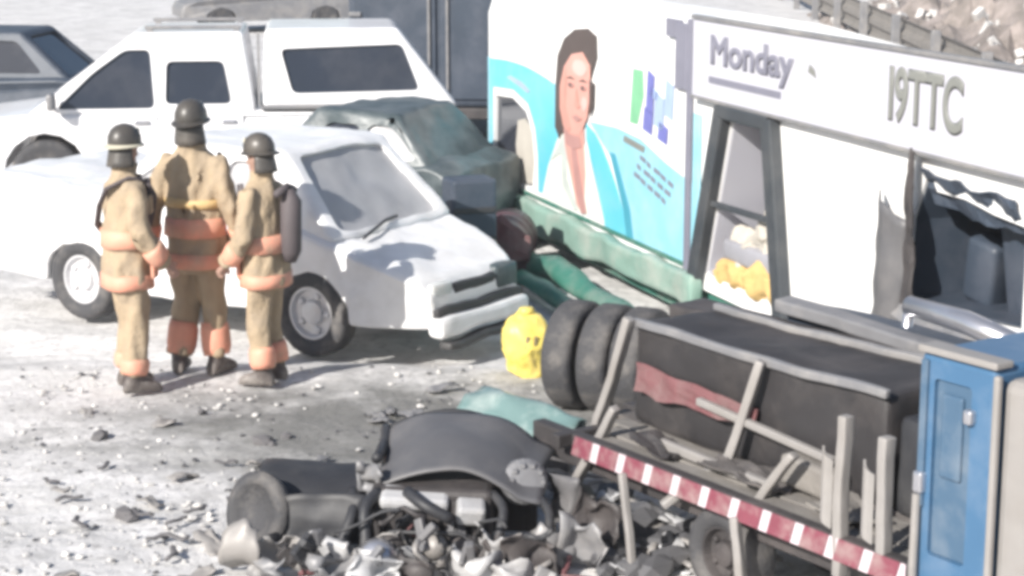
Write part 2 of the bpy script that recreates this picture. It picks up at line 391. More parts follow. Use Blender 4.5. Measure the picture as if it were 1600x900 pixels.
# ------------------------------------------------------------ white pickup with a canopy
pr = [(0.02, .48), (0, .70), (.05, .88), (.2, .96), (.70, 1.02), (3.06, 1.06), (3.10, 1.04), (5.16, 1.04), (5.20, .60), (5.1, .46), (4.58, .42)] + \
     [(4.15 + .43 * math.cos(a), .42 + .43 * math.sin(a)) for a in [math.pi * i / 8 for i in range(1, 8)]] + [(3.72, .42), (1.33, .42)] + \
     [(.90 + .43 * math.cos(a), .42 + .43 * math.sin(a)) for a in [math.pi * i / 8 for i in range(1, 8)]] + [(.47, .42)]
P, wy = car('white_pickup', 'white double cab pickup with a windowed canopy, parked behind the crumpled car', (-5.86, 20.7, GF), R(186), pr, 1.78,
  [(.72, 1.86, 2.98, 3.10, 1.0, 1.84, 1.74, 1.40, [
      ('near', [(1.02, 1.06), (1.40, 1.42), (1.74, 1.66), (2.00, 1.66), (2.04, 1.06)], 'glass'),
      ('near', [(2.15, 1.10), (2.17, 1.54), (2.76, 1.54), (2.84, 1.10)], 'glass'),
      ('far', [(1.02, 1.06), (1.40, 1.42), (1.74, 1.66), (2.00, 1.66), (2.04, 1.06)], 'glass'),
      ('far', [(2.15, 1.10), (2.17, 1.54), (2.76, 1.54), (2.84, 1.10)], 'dustglass'),
      ('front', [(.07, .1), (.93, .1), (.9, .9), (.1, .9)], 'glass')], 'cab'),
   (3.16, 3.20, 4.60, 5.22, 1.06, 1.87, 1.78, 1.46, [
      ('near', [(3.36, 1.66), (3.48, 1.20), (4.82, 1.22), (4.64, 1.70)], 'glass'),
      ('far', [(3.36, 1.66), (3.48, 1.20), (4.82, 1.22), (4.64, 1.70)], 'glass'),
      ('rear', [(.1, .15), (.9, .15), (.88, .85), (.12, .85)], 'glass')], 'canopy')],
  'white', [(.90, 1), (.90, -1), (4.15, 1), (4.15, -1)], nose=.90, side=1, wr=.37)
Y = .89
def side_panel(bm, pts, y, th=.008, sg=1): return prism(bm, pts, lambda t, z: Vector((-t, sg * y, z)), lambda t, z: Vector((-t, sg * (y + th), z)))
for pts in ([(1.36, .50), (1.10, .97), (2.06, 1.0), (2.08, .50)], [(2.11, .50), (2.10, 1.0), (2.96, 1.01), (2.96, .50)]):
    d = obj('door', side_panel(BM(), pts, Y - .004), 'white', P); bevelmod(d, .006, 2)
    bm = BM(); xx = pts[2][0] - .16; box(bm, (-xx, Y + .022, .92), (.16, .03, .035), bev=.01); obj('handle', bm, 'chrome', d)
bm = BM(); tube(bm, [(-1.0, .82, 1.06), (-1.0, .96, 1.10)], .02); box(bm, (-1.0, 1.04, 1.16), (.08, .20, .17), bev=.03); obj('mirror', bm, 'grey', P, False)
bm = BM(); box(bm, (.06, 0, .48), (.16, 1.74, .22), bev=.05); obj('bumper', bm, 'trim', P)
bm = BM(); box(bm, (.012, 0, .76), (.05, 1.0, .2), bev=.015)
for i in range(4): box(bm, (.035, 0, .70 + .04 * i), (.03, .96, .012))
obj('grille', bm, 'trim', P)
for s in (-1, 1):
    bm = BM(); box(bm, (-.02, s * .66, .78), (.12, .28, .18), bev=.04); obj('headlight', bm, 'lamp', P)
bm = BM(); box(bm, (-5.22, 0, .48), (.12, 1.6, .16), bev=.03); obj('rear_bumper', bm, 'chrome', P)
for s in (-1, 1):
    bm = BM(); tube(bm, [(-1.95, s * .60, 1.88), (-2.95, s * .60, 1.88)], .02); box(bm, (-2.0, s * .60, 1.855), (.06, .05, .05)); box(bm, (-2.9, s * .60, 1.855), (.06, .05, .05))
    obj('roof_rail', bm, 'grey', P)
bm = BM(); box(bm, (-4.17, 0, 1.055), (2.06, 1.82, .035), bev=.01); obj('canopy_seal', bm, 'grey', P)
bm = BM(); sheet(bm, lambda u, v: Vector((-3.13, .885 * (1 - v) + .70 * v, 1.06 + .76 * v)) + Vector((.03 * (u - .5), .006, 0)), 2, 6, .01); obj('gap_seal', bm, 'grey', P)

# ------------------------------------------------------------ white wrecked hatchback
h = (.845, -.534); Wd = 1.56; GS = -.08
near = Vector((-.70, 12.92)); left = Vector((.534, .845)); org = near + left * Wd / 2
sp = [(.02, .26), (-.04, .36), (-.03, .50), (.06, .62), (.26, .72), (.72, .86), (1.0, .94), (2.9, 1.04), (4.1, 1.12), (4.3, .95), (4.33, .6), (4.26, .3), (3.52, .28)] + \
     [(3.15 + .37 * math.cos(a), .28 + .37 * math.sin(a)) for a in [math.pi * i / 8 for i in range(1, 8)]] + [(2.78, .28), (1.27, .28)] + \
     [(.90 + .37 * math.cos(a), .28 + .37 * math.sin(a)) for a in [math.pi * i / 8 for i in range(1, 8)]] + [(.53, .28)]
SW = [(1.02, 1.04), (1.38, 1.36), (1.72, 1.37), (1.74, 1.06)]; SW2 = [(1.82, 1.06), (1.80, 1.37), (2.32, 1.36), (2.66, 1.12)]
Q, wq = car('wrecked_car', 'crumpled white car with dented roof standing behind the three firefighters', (org.x, org.y, GS), math.atan2(h[1], h[0]), sp, Wd,
  [(.66, 1.22, 2.40, 3.10, .84, 1.46, 1.50, 1.20, [
     ('near', SW, 'dustglass'), ('near', SW2, 'dustglass'), ('far', SW, 'dustglass'), ('far', SW2, 'dustglass'),
     ('front', [(.07, .1), (.93, .1), (.9, .92), (.1, .92)], 'dustglass')], 'cabin')],
  'wreckwhite', [(.90, -1), (.90, 1), (3.15, -1), (3.15, 1)], crum=.03, seed=3, nose=.74, side=-1, wr=.32)
def q(o): crumple(o, .03, 2.3, 3, .2); return o
bm = BM(); box(bm, (.05, 0, .27), (.14, 1.20, .14), bev=.04); q(obj('bumper', bm, 'wreckwhite', Q))
bm = BM(); box(bm, (.045, 0, .375), (.06, 1.1, .06), bev=.01); q(obj('bumper_strip', bm, 'trim', Q))
bm = BM(); box(bm, (-.0, .0, .515), (.07, .54, .08), bev=.015); q(obj('grille', bm, 'trim', Q))
bm = BM(); box(bm, (-.02, -.40, .52), (.10, .24, .13), bev=.03); q(obj('headlight', bm, 'lamp', Q))
bm = BM(); box(bm, (-.03, .42, .50), (.14, .30, .2), bev=.03); q(tag(obj('headlight', bm, 'wreckgreen', Q), 'smashed grey-green headlight housing'))
bm = BM(); box(bm, (.10, .0, .15), (.10, 1.1, .06), bev=.02); q(obj('lower_lip', bm, 'trim', Q))
bm = BM(); tube(bm, [(-.60, -.5, .86), (-.7, -.1, .92), (-.74, .1, .92)], .012); obj('wiper', bm, 'trim', Q)
for pts in ([(1.32, .35), (1.10, .88), (1.76, .98), (1.78, .35)], [(1.81, .35), (1.80, .98), (2.72, 1.0), (2.74, .72), (2.6, .5), (2.5, .35)]):
    d = obj('door', side_panel(BM(), pts, Wd / 2 - .004, .012, -1), 'wreckwhite', Q); q(d)
    bm = BM(); box(bm, (-pts[2][0] + .12, -Wd / 2 - .025, .86), (.14, .03, .03), bev=.008); q(obj('handle', bm, 'trim', d))
bm = BM(); box(bm, (-.98, -.86, 1.06), (.12, .16, .11), bev=.03); q(obj('mirror', bm, 'wreckwhite', Q))
bm = BM(); box(bm, (-4.32, 0, .42), (.14, 1.4, .18), bev=.04); q(obj('rear_bumper', bm, 'trim', Q))

# ------------------------------------------------------------ crushed grey-green car squeezed beside the pickup
gp = [(.0, .32), (-.02, .55), (.06, .70), (.95, .84), (2.5, .94), (2.8, .85), (2.82, .4), (2.6, .3), (.4, .3)]
GW = [(1.15, .95), (1.48, 1.24), (1.80, 1.25), (1.80, .96)]; GW2 = [(1.88, .96), (1.88, 1.25), (2.12, 1.24), (2.40, .97)]
G, wg = car('crushed_car', 'crushed grey-green car wedged between the white car, the pickup canopy and the bus', (-2.75, 18.6, GF), math.atan2(.42, -.9), gp, 1.5,
  [(.80, 1.36, 2.15, 2.6, .84, 1.36, 1.44, 1.14, [
     ('near', GW, 'glass'), ('near', GW2, 'dustglass'), ('far', GW, 'glass'), ('far', GW2, 'dustglass'), ('front', [(.08, .12), (.92, .12), (.88, .88), (.12, .88)], 'glass')], 'cabin')],
  'wreckgreen', [(.6, 1), (2.2, 1)], crum=.04, seed=9, nose=.8, side=1, wr=.28)

# ------------------------------------------------------------ minibus: local x along the side, y = 0 is the near side, y grows away
BL = 9.9
bus = thing('minibus', 'white and turquoise minibus with a portrait advert and torn open side', 'minibus', (-.35, 19.3, 0), math.atan2(-.9455, .3255))
bm = BM(); rings = []
def bsec(x, k, low=0):   # cross section loop at x, k = end rounding 0..1
    dz = k * .16 + low; dy = k * .28; b0 = .27 + .23 * k
    pts = [(dy, b0), (dy, 2.02 - dz), (.05 + dy, 2.18 - dz), (.16 + dy, 2.28 - dz), (.40 + dy, 2.31 - dz), (1.1, 2.20 - dz), (1.8 - dy, 2.02 - dz), (2.04 - dy, 1.94 - dz), (2.15 - dy, 1.86 - dz), (2.2 - dy, 1.75 - dz), (2.2 - dy, b0)]
    return [Vector((x, y, z)) for y, z in pts]
for x, k, lw in ((0, 1, 0), (.04, .62, 0), (.12, .34, 0), (.25, .14, 0), (.42, .03, 0), (.6, 0, 0), (5.20, 0, 0), (5.24, 0, .32), (BL, 0, .32)): rings.append(bsec(x, k, lw))
loft(bm, rings); shell = obj('body', bm, 'buswhite', bus)
S0 = Face((0, 0, 0), (1, 0, 0), (1, 0, 1), (0, 0, 1))            # uv = (x, z) on the near side; normal -y
win = [(.52, .66), (.55, 1.22), (1.10, 1.25), (1.48, 1.16), (1.66, .98), (1.72, .72), (1.66, .48), (.95, .42)]
door = [(5.52, .40), (5.93, 1.62), (6.52, 1.62), (6.78, .40)]
hole = [(8.42, .80), (8.45, 1.30), (8.60, 1.62), (8.70, 1.50), (9.0, 1.50), (9.3, 1.46), (9.62, 1.44), (9.62, .88), (9.0, .82)]
cut(shell, S0.cutter(BM(), win, .06)); cut(shell, S0.cutter(BM(), door, .95)); cut(shell, S0.cutter(BM(), hole, .85))
obj('window', S0.pane(BM(), win, -.07, -.04), 'glass', bus)
bm = BM(); prism(bm, [(1.20, .44), (1.10, .80), (1.16, 1.04), (1.36, 1.08), (1.56, 1.0), (1.66, .62), (1.62, .50)], lambda u, v: S0.p(u, v, -.038), lambda u, v: S0.p(u, v, -.030)); obj('window_curtain', bm, 'sack', bus)
def decal(name, pts, m, d, th=.004, par=bus): return obj(name, prism(BM(), pts, lambda u, v: S0.p(u, v, d), lambda u, v: S0.p(u, v, d + th)), m, par)
# turquoise wrap, cut around the window
def arcpts(n, f): return [f(i / n) for i in range(n + 1)]
wave = [(.42, .48), (.42, 1.57)] + arcpts(8, lambda s: (.42 + 1.9 * s, 1.57 + .04 * math.sin(s * 3) - .09 * s * s)) + [(2.36, 1.2), (2.34, .95), (2.05, .46), (1.84, .46), (1.82, .80), (1.74, 1.04), (1.54, 1.24), (1.12, 1.33), (.50, 1.30), (.46, .64)]
decal('turquoise_wrap', wave, 'teal', .002)
decal('turquoise_wrap', [(3.04, 1.24)] + arcpts(6, lambda s: (3.1 + .95 * s, 1.22 - .80 * s ** 1.6)) + [(4.05, .40), (3.50, .42), (3.32, .72), (3.05, 1.1)], 'teal', .002)
decal('pale_wrap', [(3.12, 1.26), (3.75, 1.28), (4.25, 1.25), (4.75, 1.13), (5.26, 1.04), (5.26, .40), (4.10, .40), (3.96, .62), (3.62, 1.02)], 'teal2', .002)
decal('wrap_stripe', [(3.60, 1.06), (3.72, 1.06), (4.06, .64), (4.14, .40), (4.0, .40), (3.92, .62)], 'tealdark', .007)
decal('wrap_lettering', [(.95, 1.43), (1.05, 1.46), (1.4, 1.43), (1.62, 1.37), (1.55, 1.34), (1.3, 1.38)], 'logol', .007)
def edge_y(x):
    K_ = ((0, 1), (.04, .62), (.12, .34), (.25, .14), (.42, .03), (.6, 0))
    for (a, ka), (b, kb) in zip(K_, K_[1:]):
        if a <= x <= b: return .28 * (ka + (kb - ka) * (x - a) / (b - a))
    return 0
XS = (.01, .04, .08, .12, .18, .25, .33, .42, .50)
def wrapf(u, v):
    x = XS[min(8, int(round(u * 8)))]; k = edge_y(x) / .28
    return Vector((x, edge_y(x) - .006, (.52 + .22 * k) * (1 - v) + 1.57 * v))
obj('turquoise_wrap', sheet(BM(), wrapf, 8, 6, .004), 'teal2', bus, True)
# portrait print
decal('portrait_shirt', [(1.96, .44), (2.12, .74), (2.36, 1.02), (2.60, 1.12), (2.95, 1.10), (3.14, .96), (3.34, .68), (3.50, .44)], 'shirtprint', .008)
decal('portrait_neck', [(2.50, 1.22), (2.56, .98), (2.86, .50), (3.02, .44), (3.06, .8), (3.0, 1.2)], 'skinprint', .013)
decal('portrait_collar', [(2.72, .98), (2.86, .98), (3.10, .46), (2.98, .44), (2.86, .60)], 'skinlow', .018)
decal('portrait_hair', [(2.30, 1.12), (2.31, 1.5), (2.36, 1.76), (2.52, 1.92), (2.78, 2.02), (3.10, 2.05), (3.28, 2.0), (3.30, 1.82), (3.16, 1.62), (2.80, 1.5), (2.55, 1.15), (2.42, 1.02)], 'hair', .013)
decal('portrait_face', [(2.46, 1.28), (2.44, 1.50), (2.54, 1.68), (2.72, 1.80), (2.98, 1.84), (3.16, 1.74), (3.18, 1.52), (3.10, 1.28), (2.94, 1.12), (2.68, 1.10), (2.52, 1.16)], 'skinprint', .018)
def ov(x, z, rx, rz_, n=10, a=0): return [(x + rx * math.cos(2 * math.pi * k / n) * math.cos(a) - rz_ * math.sin(2 * math.pi * k / n) * math.sin(a), z + rx * math.cos(2 * math.pi * k / n) * math.sin(a) * .6 + rz_ * math.sin(2 * math.pi * k / n)) for k in range(n)]
decal('portrait_cheek', [(2.45, 1.30), (2.45, 1.50), (2.56, 1.68), (2.62, 1.60), (2.58, 1.36), (2.72, 1.16), (2.68, 1.11), (2.53, 1.17)], 'skinjaw', .023, .003)
decal('portrait_highlight', ov(2.92, 1.70, .17, .07, 12), 'skinlight', .023, .003)
decal('portrait_highlight', ov(3.04, 1.40, .07, .06, 10), 'skinlight', .023, .003)
decal('portrait_nose', [(2.86, 1.52), (2.90, 1.40), (2.96, 1.365), (2.86, 1.345), (2.80, 1.37), (2.83, 1.42)], 'skinjaw', .027, .003)
for x in (2.72, 3.02):
    decal('portrait_brow', [(x - .11, 1.585), (x, 1.61), (x + .10, 1.59), (x, 1.592)], 'hair', .027, .003)
    decal('portrait_eye', ov(x, 1.535, .075, .022), 'skinlow', .027, .003); decal('portrait_iris', ov(x, 1.535, .028, .018), 'hair', .031, .003)
decal('portrait_lips', [(2.76, 1.262), (2.86, 1.285), (2.92, 1.278), (3.00, 1.268), (2.90, 1.235), (2.84, 1.235)], 'skinlow', .027, .003)
decal('portrait_chin_shadow', [(2.54, 1.15), (2.68, 1.095), (2.94, 1.105), (2.98, 1.02), (2.78, .98), (2.60, 1.0)], 'skinlow', .0225, .002)
decal('portrait_lapel', [(2.20, .80), (2.52, 1.08), (2.62, .98), (2.60, .70), (2.90, .46), (2.80, .44), (2.50, .62), (2.46, .90)], 'lapel', .0135, .003)
decal('portrait_hair_lock', [(3.16, 1.62), (3.26, 1.60), (3.25, 1.40), (3.18, 1.30), (3.16, 1.44)], 'hair', .0225, .002)
# emblem and small print
decal('emblem', [(4.02, 1.36), (4.08, 1.80), (4.28, 1.80), (4.30, 1.60), (4.18, 1.36)], 'logog', .003)
for i, (a, b, c, e, m) in enumerate(((4.36, 1.50, 4.52, 1.82, 'logob'), (4.30, 1.34, 4.50, 1.52, 'logob'), (4.52, 1.40, 4.72, 1.66, 'logol'), (4.60, 1.30, 4.80, 1.44, 'logob'), (4.72, 1.50, 4.90, 1.78, 'logol'), (4.44, 1.62, 4.60, 1.70, 'logol'))):
    decal('emblem_mark', [(a, b), (a + .03, e), (c, e - .04), (c - .02, b - .03)], m, .008)
for i in range(3):
    for k in range(5):
        a = 4.26 - .06 * i + .14 * k; z = 1.09 - .075 * i - .03 * k; L_ = (.11, .07, .12, .09, .10)[(k + i) % 5]
        decal('small_print', [(a, z), (a, z + .035), (a + L_, z + .015), (a + L_, z - .02)], 'ink', .008)
decal('small_print', [(3.9, 1.19), (3.92, 1.24), (4.35, 1.20), (4.33, 1.15)], 'ink2', .008)
# lower skirt, pale green bumper strip, panel seams
bm = BM(); box(bm, (3.0, -.055, .245), (5.0, .11, .25), bev=.03); crumple(obj('bumper_strip', bm, 'green', bus), .035, 2, 5)
bm = BM(); box(bm, (4.9, .12, .14), (9.2, .12, .30), bev=.02); obj('skirt', bm, 'dgreen', bus)
bm = BM(); box(bm, (3.3, -.012, .40), (4.0, .02, .035), bev=.006); obj('trim_line', bm, 'dgreen', bus)
bm = BM(); box(bm, (5.22, -.02, 1.32), (.08, .03, 1.90), bev=.008); box(bm, (5.08, -.02, 1.98), (.22, .04, .50), bev=.012); box(bm, (4.9, -.012, 2.18), (.3, .02, .14), bev=.006); obj('seam_post', bm, 'ink', bus)
bm = BM(); box(bm, (5.36, -.015, .98), (.12, .02, 1.2), bev=.006); obj('seam_strip', bm, 'teal2', bus)
# sign band with lettering
bm = BM(); box(bm, (7.66, -.002, 2.0), (4.62, .126, .585), bev=.012); band = obj('sign_band', bm, 'band', bus)
bm = BM(); box(bm, (7.66, -.058, 2.30), (4.62, .05, .03), bev=.006); obj('band_moulding', bm, 'grey', band)
bm = BM(); box(bm, (7.66, -.062, 1.715), (4.62, .04, .025), bev=.006); obj('band_moulding', bm, 'grey', band)
def text(s, x0, x1, z0, z1, m, par, y, name):
    cu = bpy.data.curves.new('f', 'FONT'); cu.body = s; cu.bevel_depth = .036; cu.bevel_resolution = 0
    o = bpy.data.objects.new('f', cu); C.objects.link(o); bpy.context.view_layer.update()
    me = bpy.data.meshes.new_from_object(o.evaluated_get(bpy.context.evaluated_depsgraph_get()))
    bpy.data.objects.remove(o)
    X = [v.co.x for v in me.vertices]; Z = [v.co.y for v in me.vertices]
    for v in me.vertices:
        a, b, c = v.co
        v.co = Vector((x0 + (a - min(X)) / (max(X) - min(X)) * (x1 - x0), y - c * .15, z0 + (b - min(Z)) / (max(Z) - min(Z)) * (z1 - z0)))
    me.materials.append(MT[m]); t = bpy.data.objects.new(name, me); C.objects.link(t); t.parent = par
    return t
text('Monday', 5.68, 6.98, 1.915, 2.19, 'ink', band, -.071, 'lettering')
decal('lettering_underline', [(5.66, 1.845), (5.66, 1.89), (6.80, 1.89), (6.80, 1.845)], 'ink', .066, .006, band)
text('I9TTC', 8.22, 9.04, 1.86, 2.20, 'ink2', band, -.071, 'lettering')
decal('scuff_mark', [(7.18, 2.06), (7.20, 2.11), (7.27, 2.08), (7.29, 2.03)], 'ink2', .066, .004, band)
# doorway: frame, rung, seats and bundles inside
bm = BM()
for a, b in (((5.42, .30), (5.86, 1.68)), ((6.60, 1.68), (6.88, .30))): bar(bm, (a[0], -.045, a[1]), (b[0], -.045, b[1]), .09, .15, .015)
bm2 = bm; bar(bm2, (5.84, -.048, 1.655), (6.62, -.048, 1.655), .09, .10, .015); fr = obj('door_frame', bm2, 'frame', bus)
bm = BM(); bar(bm, (5.70, -.04, .96), (6.72, -.04, .99), .04, .045, .01); obj('door_bar', bm, 'frame', bus)
for x, z in ((6.05, 1.36), (6.38, 1.34)):
    bm = BM(); box(bm, (x, .30, z), (.24, .12, .26), (.1, 0, .1), .05, 3); o = obj('headrest', bm, 'seat', bus, True)
bm = BM(); box(bm, (6.2, .46, .98), (.66, .14, .62), (.12, 0, 0), .05, 3); obj('seat_back', bm, 'seat', bus, True)
bm = BM(); box(bm, (6.2, .25, .64), (.8, .50, .16), (0, 0, 0), .04, 3); obj('seat_cushion', bm, 'seat', bus, True)
for (x, y, z, sx, sy, sz, m, sd) in ((6.34, .14, .80, .20, .12, .26, 'sack', 1), (6.05, .12, .62, .22, .12, .20, 'sack', 2), (6.50, .05, .50, .22, .10, .16, 'ochre', 3), (5.92, .05, .45, .28, .09, .08, 'ochre', 4)):
    bm = BM(); bmesh.ops.create_icosphere(bm, subdivisions=4, radius=1, matrix=Matrix.Translation((x, y, z)) @ Matrix.Diagonal((sx, sy, sz, 1)))
    for v in bm.verts: v.co += nv3(v.co, 5, sd) * .09 + nv3(v.co, 13, sd) * .035
    obj('bundle', bm, m, bus, True)
# torn opening: dark lining, seat, ragged grey metal at its edge
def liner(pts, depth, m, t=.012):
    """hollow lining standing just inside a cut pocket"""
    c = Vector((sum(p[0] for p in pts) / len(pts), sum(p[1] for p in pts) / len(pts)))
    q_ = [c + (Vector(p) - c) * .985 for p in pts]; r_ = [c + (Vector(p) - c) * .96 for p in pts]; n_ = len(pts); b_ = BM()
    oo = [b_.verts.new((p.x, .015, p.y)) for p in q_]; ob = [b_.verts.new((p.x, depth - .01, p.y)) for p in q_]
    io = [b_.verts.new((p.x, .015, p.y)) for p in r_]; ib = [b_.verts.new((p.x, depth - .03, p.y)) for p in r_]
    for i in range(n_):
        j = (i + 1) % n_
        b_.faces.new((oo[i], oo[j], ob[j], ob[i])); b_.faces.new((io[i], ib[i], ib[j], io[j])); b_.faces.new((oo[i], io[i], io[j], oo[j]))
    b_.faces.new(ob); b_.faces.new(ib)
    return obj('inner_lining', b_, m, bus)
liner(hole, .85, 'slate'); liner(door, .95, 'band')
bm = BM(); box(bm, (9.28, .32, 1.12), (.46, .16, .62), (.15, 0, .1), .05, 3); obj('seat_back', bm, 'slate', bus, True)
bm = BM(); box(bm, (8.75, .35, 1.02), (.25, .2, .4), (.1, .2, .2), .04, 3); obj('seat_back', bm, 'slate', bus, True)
bm = BM(); sheet(bm, lambda u, v: Vector((8.14 + .34 * u, -.05 - .10 * math.sin(u * 3.1) * (1 - .4 * v), .62 + (.80 - .12 * u) * v)) + nv3((u * 2, v * 2, 0), 2, 2) * .03, 8, 12, .012); obj('torn_flap', bm, 'greypanel', bus, True)
bm = BM(); sheet(bm, lambda u, v: Vector((8.42 + .26 * u * (1 - v * .6) + .05 * v, -.06 - .05 * u, .72 + 1.0 * v)) + nv3((u * 2, v * 3, 4), 2, 3) * .035, 6, 14, .012); obj('torn_flap', bm, 'dgrey', bus)
bm = BM(); sheet(bm, lambda u, v: Vector((8.62 + .95 * u, -.04 + .1 * v, 1.62 - .20 * v - .04 * u)) + nv3((u * 4, v * 2, 8), 1.4, 5) * .05, 14, 5, .012); obj('torn_flap', bm, 'slate', bus)
bm = BM(); sheet(bm, lambda u, v: Vector((8.50 + 1.05 * u, -.05 - .10 * v, .86 - .14 * v)) + nv3((u * 4, v * 2, 3), 1.4, 7) * .03, 14, 4, .012); obj('torn_flap', bm, 'grey', bus)
for x in (1.1, 7.6): wheel(bus, (x, .26, .26), .38, .24, 'Y', -1)

# ------------------------------------------------------------ wrecked flatbed with blue headboard: local x along the near rail, y away
fl = thing('wrecked_flatbed', 'wrecked flatbed truck with red and white striped rail and blue headboard', 'truck', (.29, 9.2, 0), math.atan2(-.821, .571))
bm = BM(); box(bm, (1.14, .04, .53), (2.28, .07, .11), bev=.012); rail = obj('side_rail', bm, 'dgrey', fl)
n = 22; w = 2.26 / n
for i in range(n):
    x = .01 + w * i
    wb = w * (1.45 if i % 2 == 0 else .55); x += 0 if i % 2 == 0 else w * .45
    pts = [(x, .480), (x + wb * .97, .480), (x + wb * .97 + w * .3, .580), (x + w * .30, .580)]
    if i == n - 1: pts = [(x, .480), (x + wb, .480), (x + wb, .580), (x + w * .30, .580)]
    obj('tape', prism(BM(), pts, lambda u, v: S0.p(u, v, -.004), lambda u, v: S0.p(u, v, .002)), 'tapered' if i % 2 == 0 else 'tapewhite', rail)
for i in range(4):
    y0 = .09 + .125 * i
    x0 = .06 - .62 * i / 7 + random.uniform(-.08, .05)
    bm = BM(); box(bm, ((x0 + 2.3) / 2, y0 + .06, .545 + random.uniform(-.006, .006)), (2.3 - x0, .112, .035), (0, 0, 0), .006)
    crumple(obj('plank', bm, 'plank' if i < 3 else 'plankdark', fl), .014, 2.6, i)
bm = BM(); box(bm, (.84, .72, .83), (1.76, .58, .53), bev=.03); crumple(obj('cargo_box', bm, 'charcoal', fl), .03, 1.8, 6)
bm = BM(); box(bm, (1.99, .74, .79), (.48, .56, .45), bev=.04); crumple(obj('cargo_box', bm, 'trim', fl), .02, 2.0, 9)
bm = BM(); bar(bm, (-.04, .415, 1.09), (1.74, .415, 1.10), .04, .045, .01); crumple(obj('edge_rail', bm, 'grey', fl), .02, 1.6, 6)
bm = BM(); bar(bm, (-.04, .98, 1.10), (1.74, .98, 1.10), .05, .04, .01); crumple(obj('edge_rail', bm, 'grey', fl), .02, 1.6, 7)
bm = BM(); box(bm, (1.05, 1.34, 1.06), (1.95, .12, .07), (0, R(1.5), 0), .012); crumple(obj('outer_rail', bm, 'grey', fl), .018, 1.4, 8)
bm = BM(); box(bm, (.88, 1.17, .76), (2.8, .26, .54), bev=.02); crumple(obj('long_box', bm, 'dgrey', fl), .02, 1.8, 4)
bm = BM(); box(bm, (1.18, 1.47, .78), (2.2, .22, .60), bev=.02); crumple(obj('long_box', bm, 'slate', fl), .02, 1.8, 5)
bm = BM(); tube(bm, [(.80, 1.52, 1.19), (1.2, 1.50, 1.18), (1.56, 1.46, 1.14)], [.05, .06, .055], 14); tube(bm, [(.8, 1.52, 1.19), (.8, 1.5, .88)], .03); tube(bm, [(1.5, 1.47, 1.14), (1.5, 1.47, .88)], .03); obj('silver_pipe', bm, 'chrome', fl, True)
bm = BM(); sheet(bm, lambda u, v: Vector((.04 + .90 * u, .395 - .02 * v, .90 - .04 * u - .15 * v * (1 - .4 * u))) + nv3((u * 4, v, 1), 1.5, 2) * .02, 14, 4, .012); obj('maroon_panel', bm, 'rust', fl)
bm = BM(); bar(bm, (.55, .36, .82), (1.50, .34, .76), .04, .04, .01); obj('loose_rod', bm, 'pale', fl)
bm = BM(); bar(bm, (.35, .24, .60), (1.25, .20, .60), .04, .05, .01); obj('loose_rod', bm, 'pale', fl)
bm = BM(); box(bm, (1.38, .33, .66), (.32, .10, .14), (0, .1, .1), .02); obj('tan_block', bm, 'plank', fl)
stakes = [((-.26, .36, .46), (-.01, .38, 1.12), .06), ((-.10, .12, .30), (.16, .16, .72), .055), ((.80, .30, .50), (.98, .38, 1.11), .055), ((.72, .0, .40), (.84, .30, .62), .05),
          ((1.18, .12, .45), (1.42, .18, .80), .05), ((1.87, .03, .40), (1.87, .03, 1.10), .06), ((2.11, .03, .40), (2.11, .03, 1.07), .06), ((1.30, .02, -.0), (1.24, .0, .5), .05), ((.55, -.03, .05), (.45, -.02, .5), .04)]
for i, (a, b, t) in enumerate(stakes): crumple(obj('stake', bar(BM(), a, b, t, t * .8, .008), 'pale', fl), .012, 3.0, i)
for x in (1.87, 2.11):
    bm = BM(); sheet(bm, lambda u, v: Vector((x - .09 + .06 * u, .0 - .02 * math.sin(3.1 * u), .66 + .30 * v - .05 * u)), 4, 6, .01); obj('stake_bracket', bm, 'pale', fl)
bm = BM(); lathe(bm, [(.001, -.03), (.07, -.03), (.085, 0), (.07, .03), (.03, .05), (.001, .05)], 20, Matrix.Translation((2.16, .44, .93)) @ Matrix.Rotation(R(90), 4, 'X')); obj('filler_cap', bm, 'pale', fl, True)
for y in (.2, .8):
    bm = BM(); box(bm, (.9, y, .42), (2.9, .08, .16), bev=.01); obj('chassis_beam', bm, 'dgrey', fl)
for x in (-.2, .45, 1.1, 1.8):
    bm = BM(); box(bm, (x, .5, .487), (.07, .9, .07), bev=.008); obj('cross_member', bm, 'dgrey', fl)
wheel(fl, (1.02, .18, .225), .225, .18, 'Y', -1, 'dgrey'); wheel(fl, (1.02, .85, .225), .225, .18, 'Y', 1, 'dgrey')
# loose litter lying on the bed
for i, (x, y, sx, sy, m) in enumerate(((1.05, .24, .5, .2, 'plankdark'), (.45, .2, .3, .16, 'dgrey'), (1.7, .26, .3, .2, 'plank'))):
    bm = BM(); sheet(bm, lambda u, v: Vector((x + sx * (u - .5), y + sy * (v - .5), .605 + .02 * math.sin(u * 4 + i))) + nv3((u * 2.4, v * 2, i), 1.5, i + 3) * .04, 10, 8, .01); obj('crumpled_sheet', bm, m, fl)
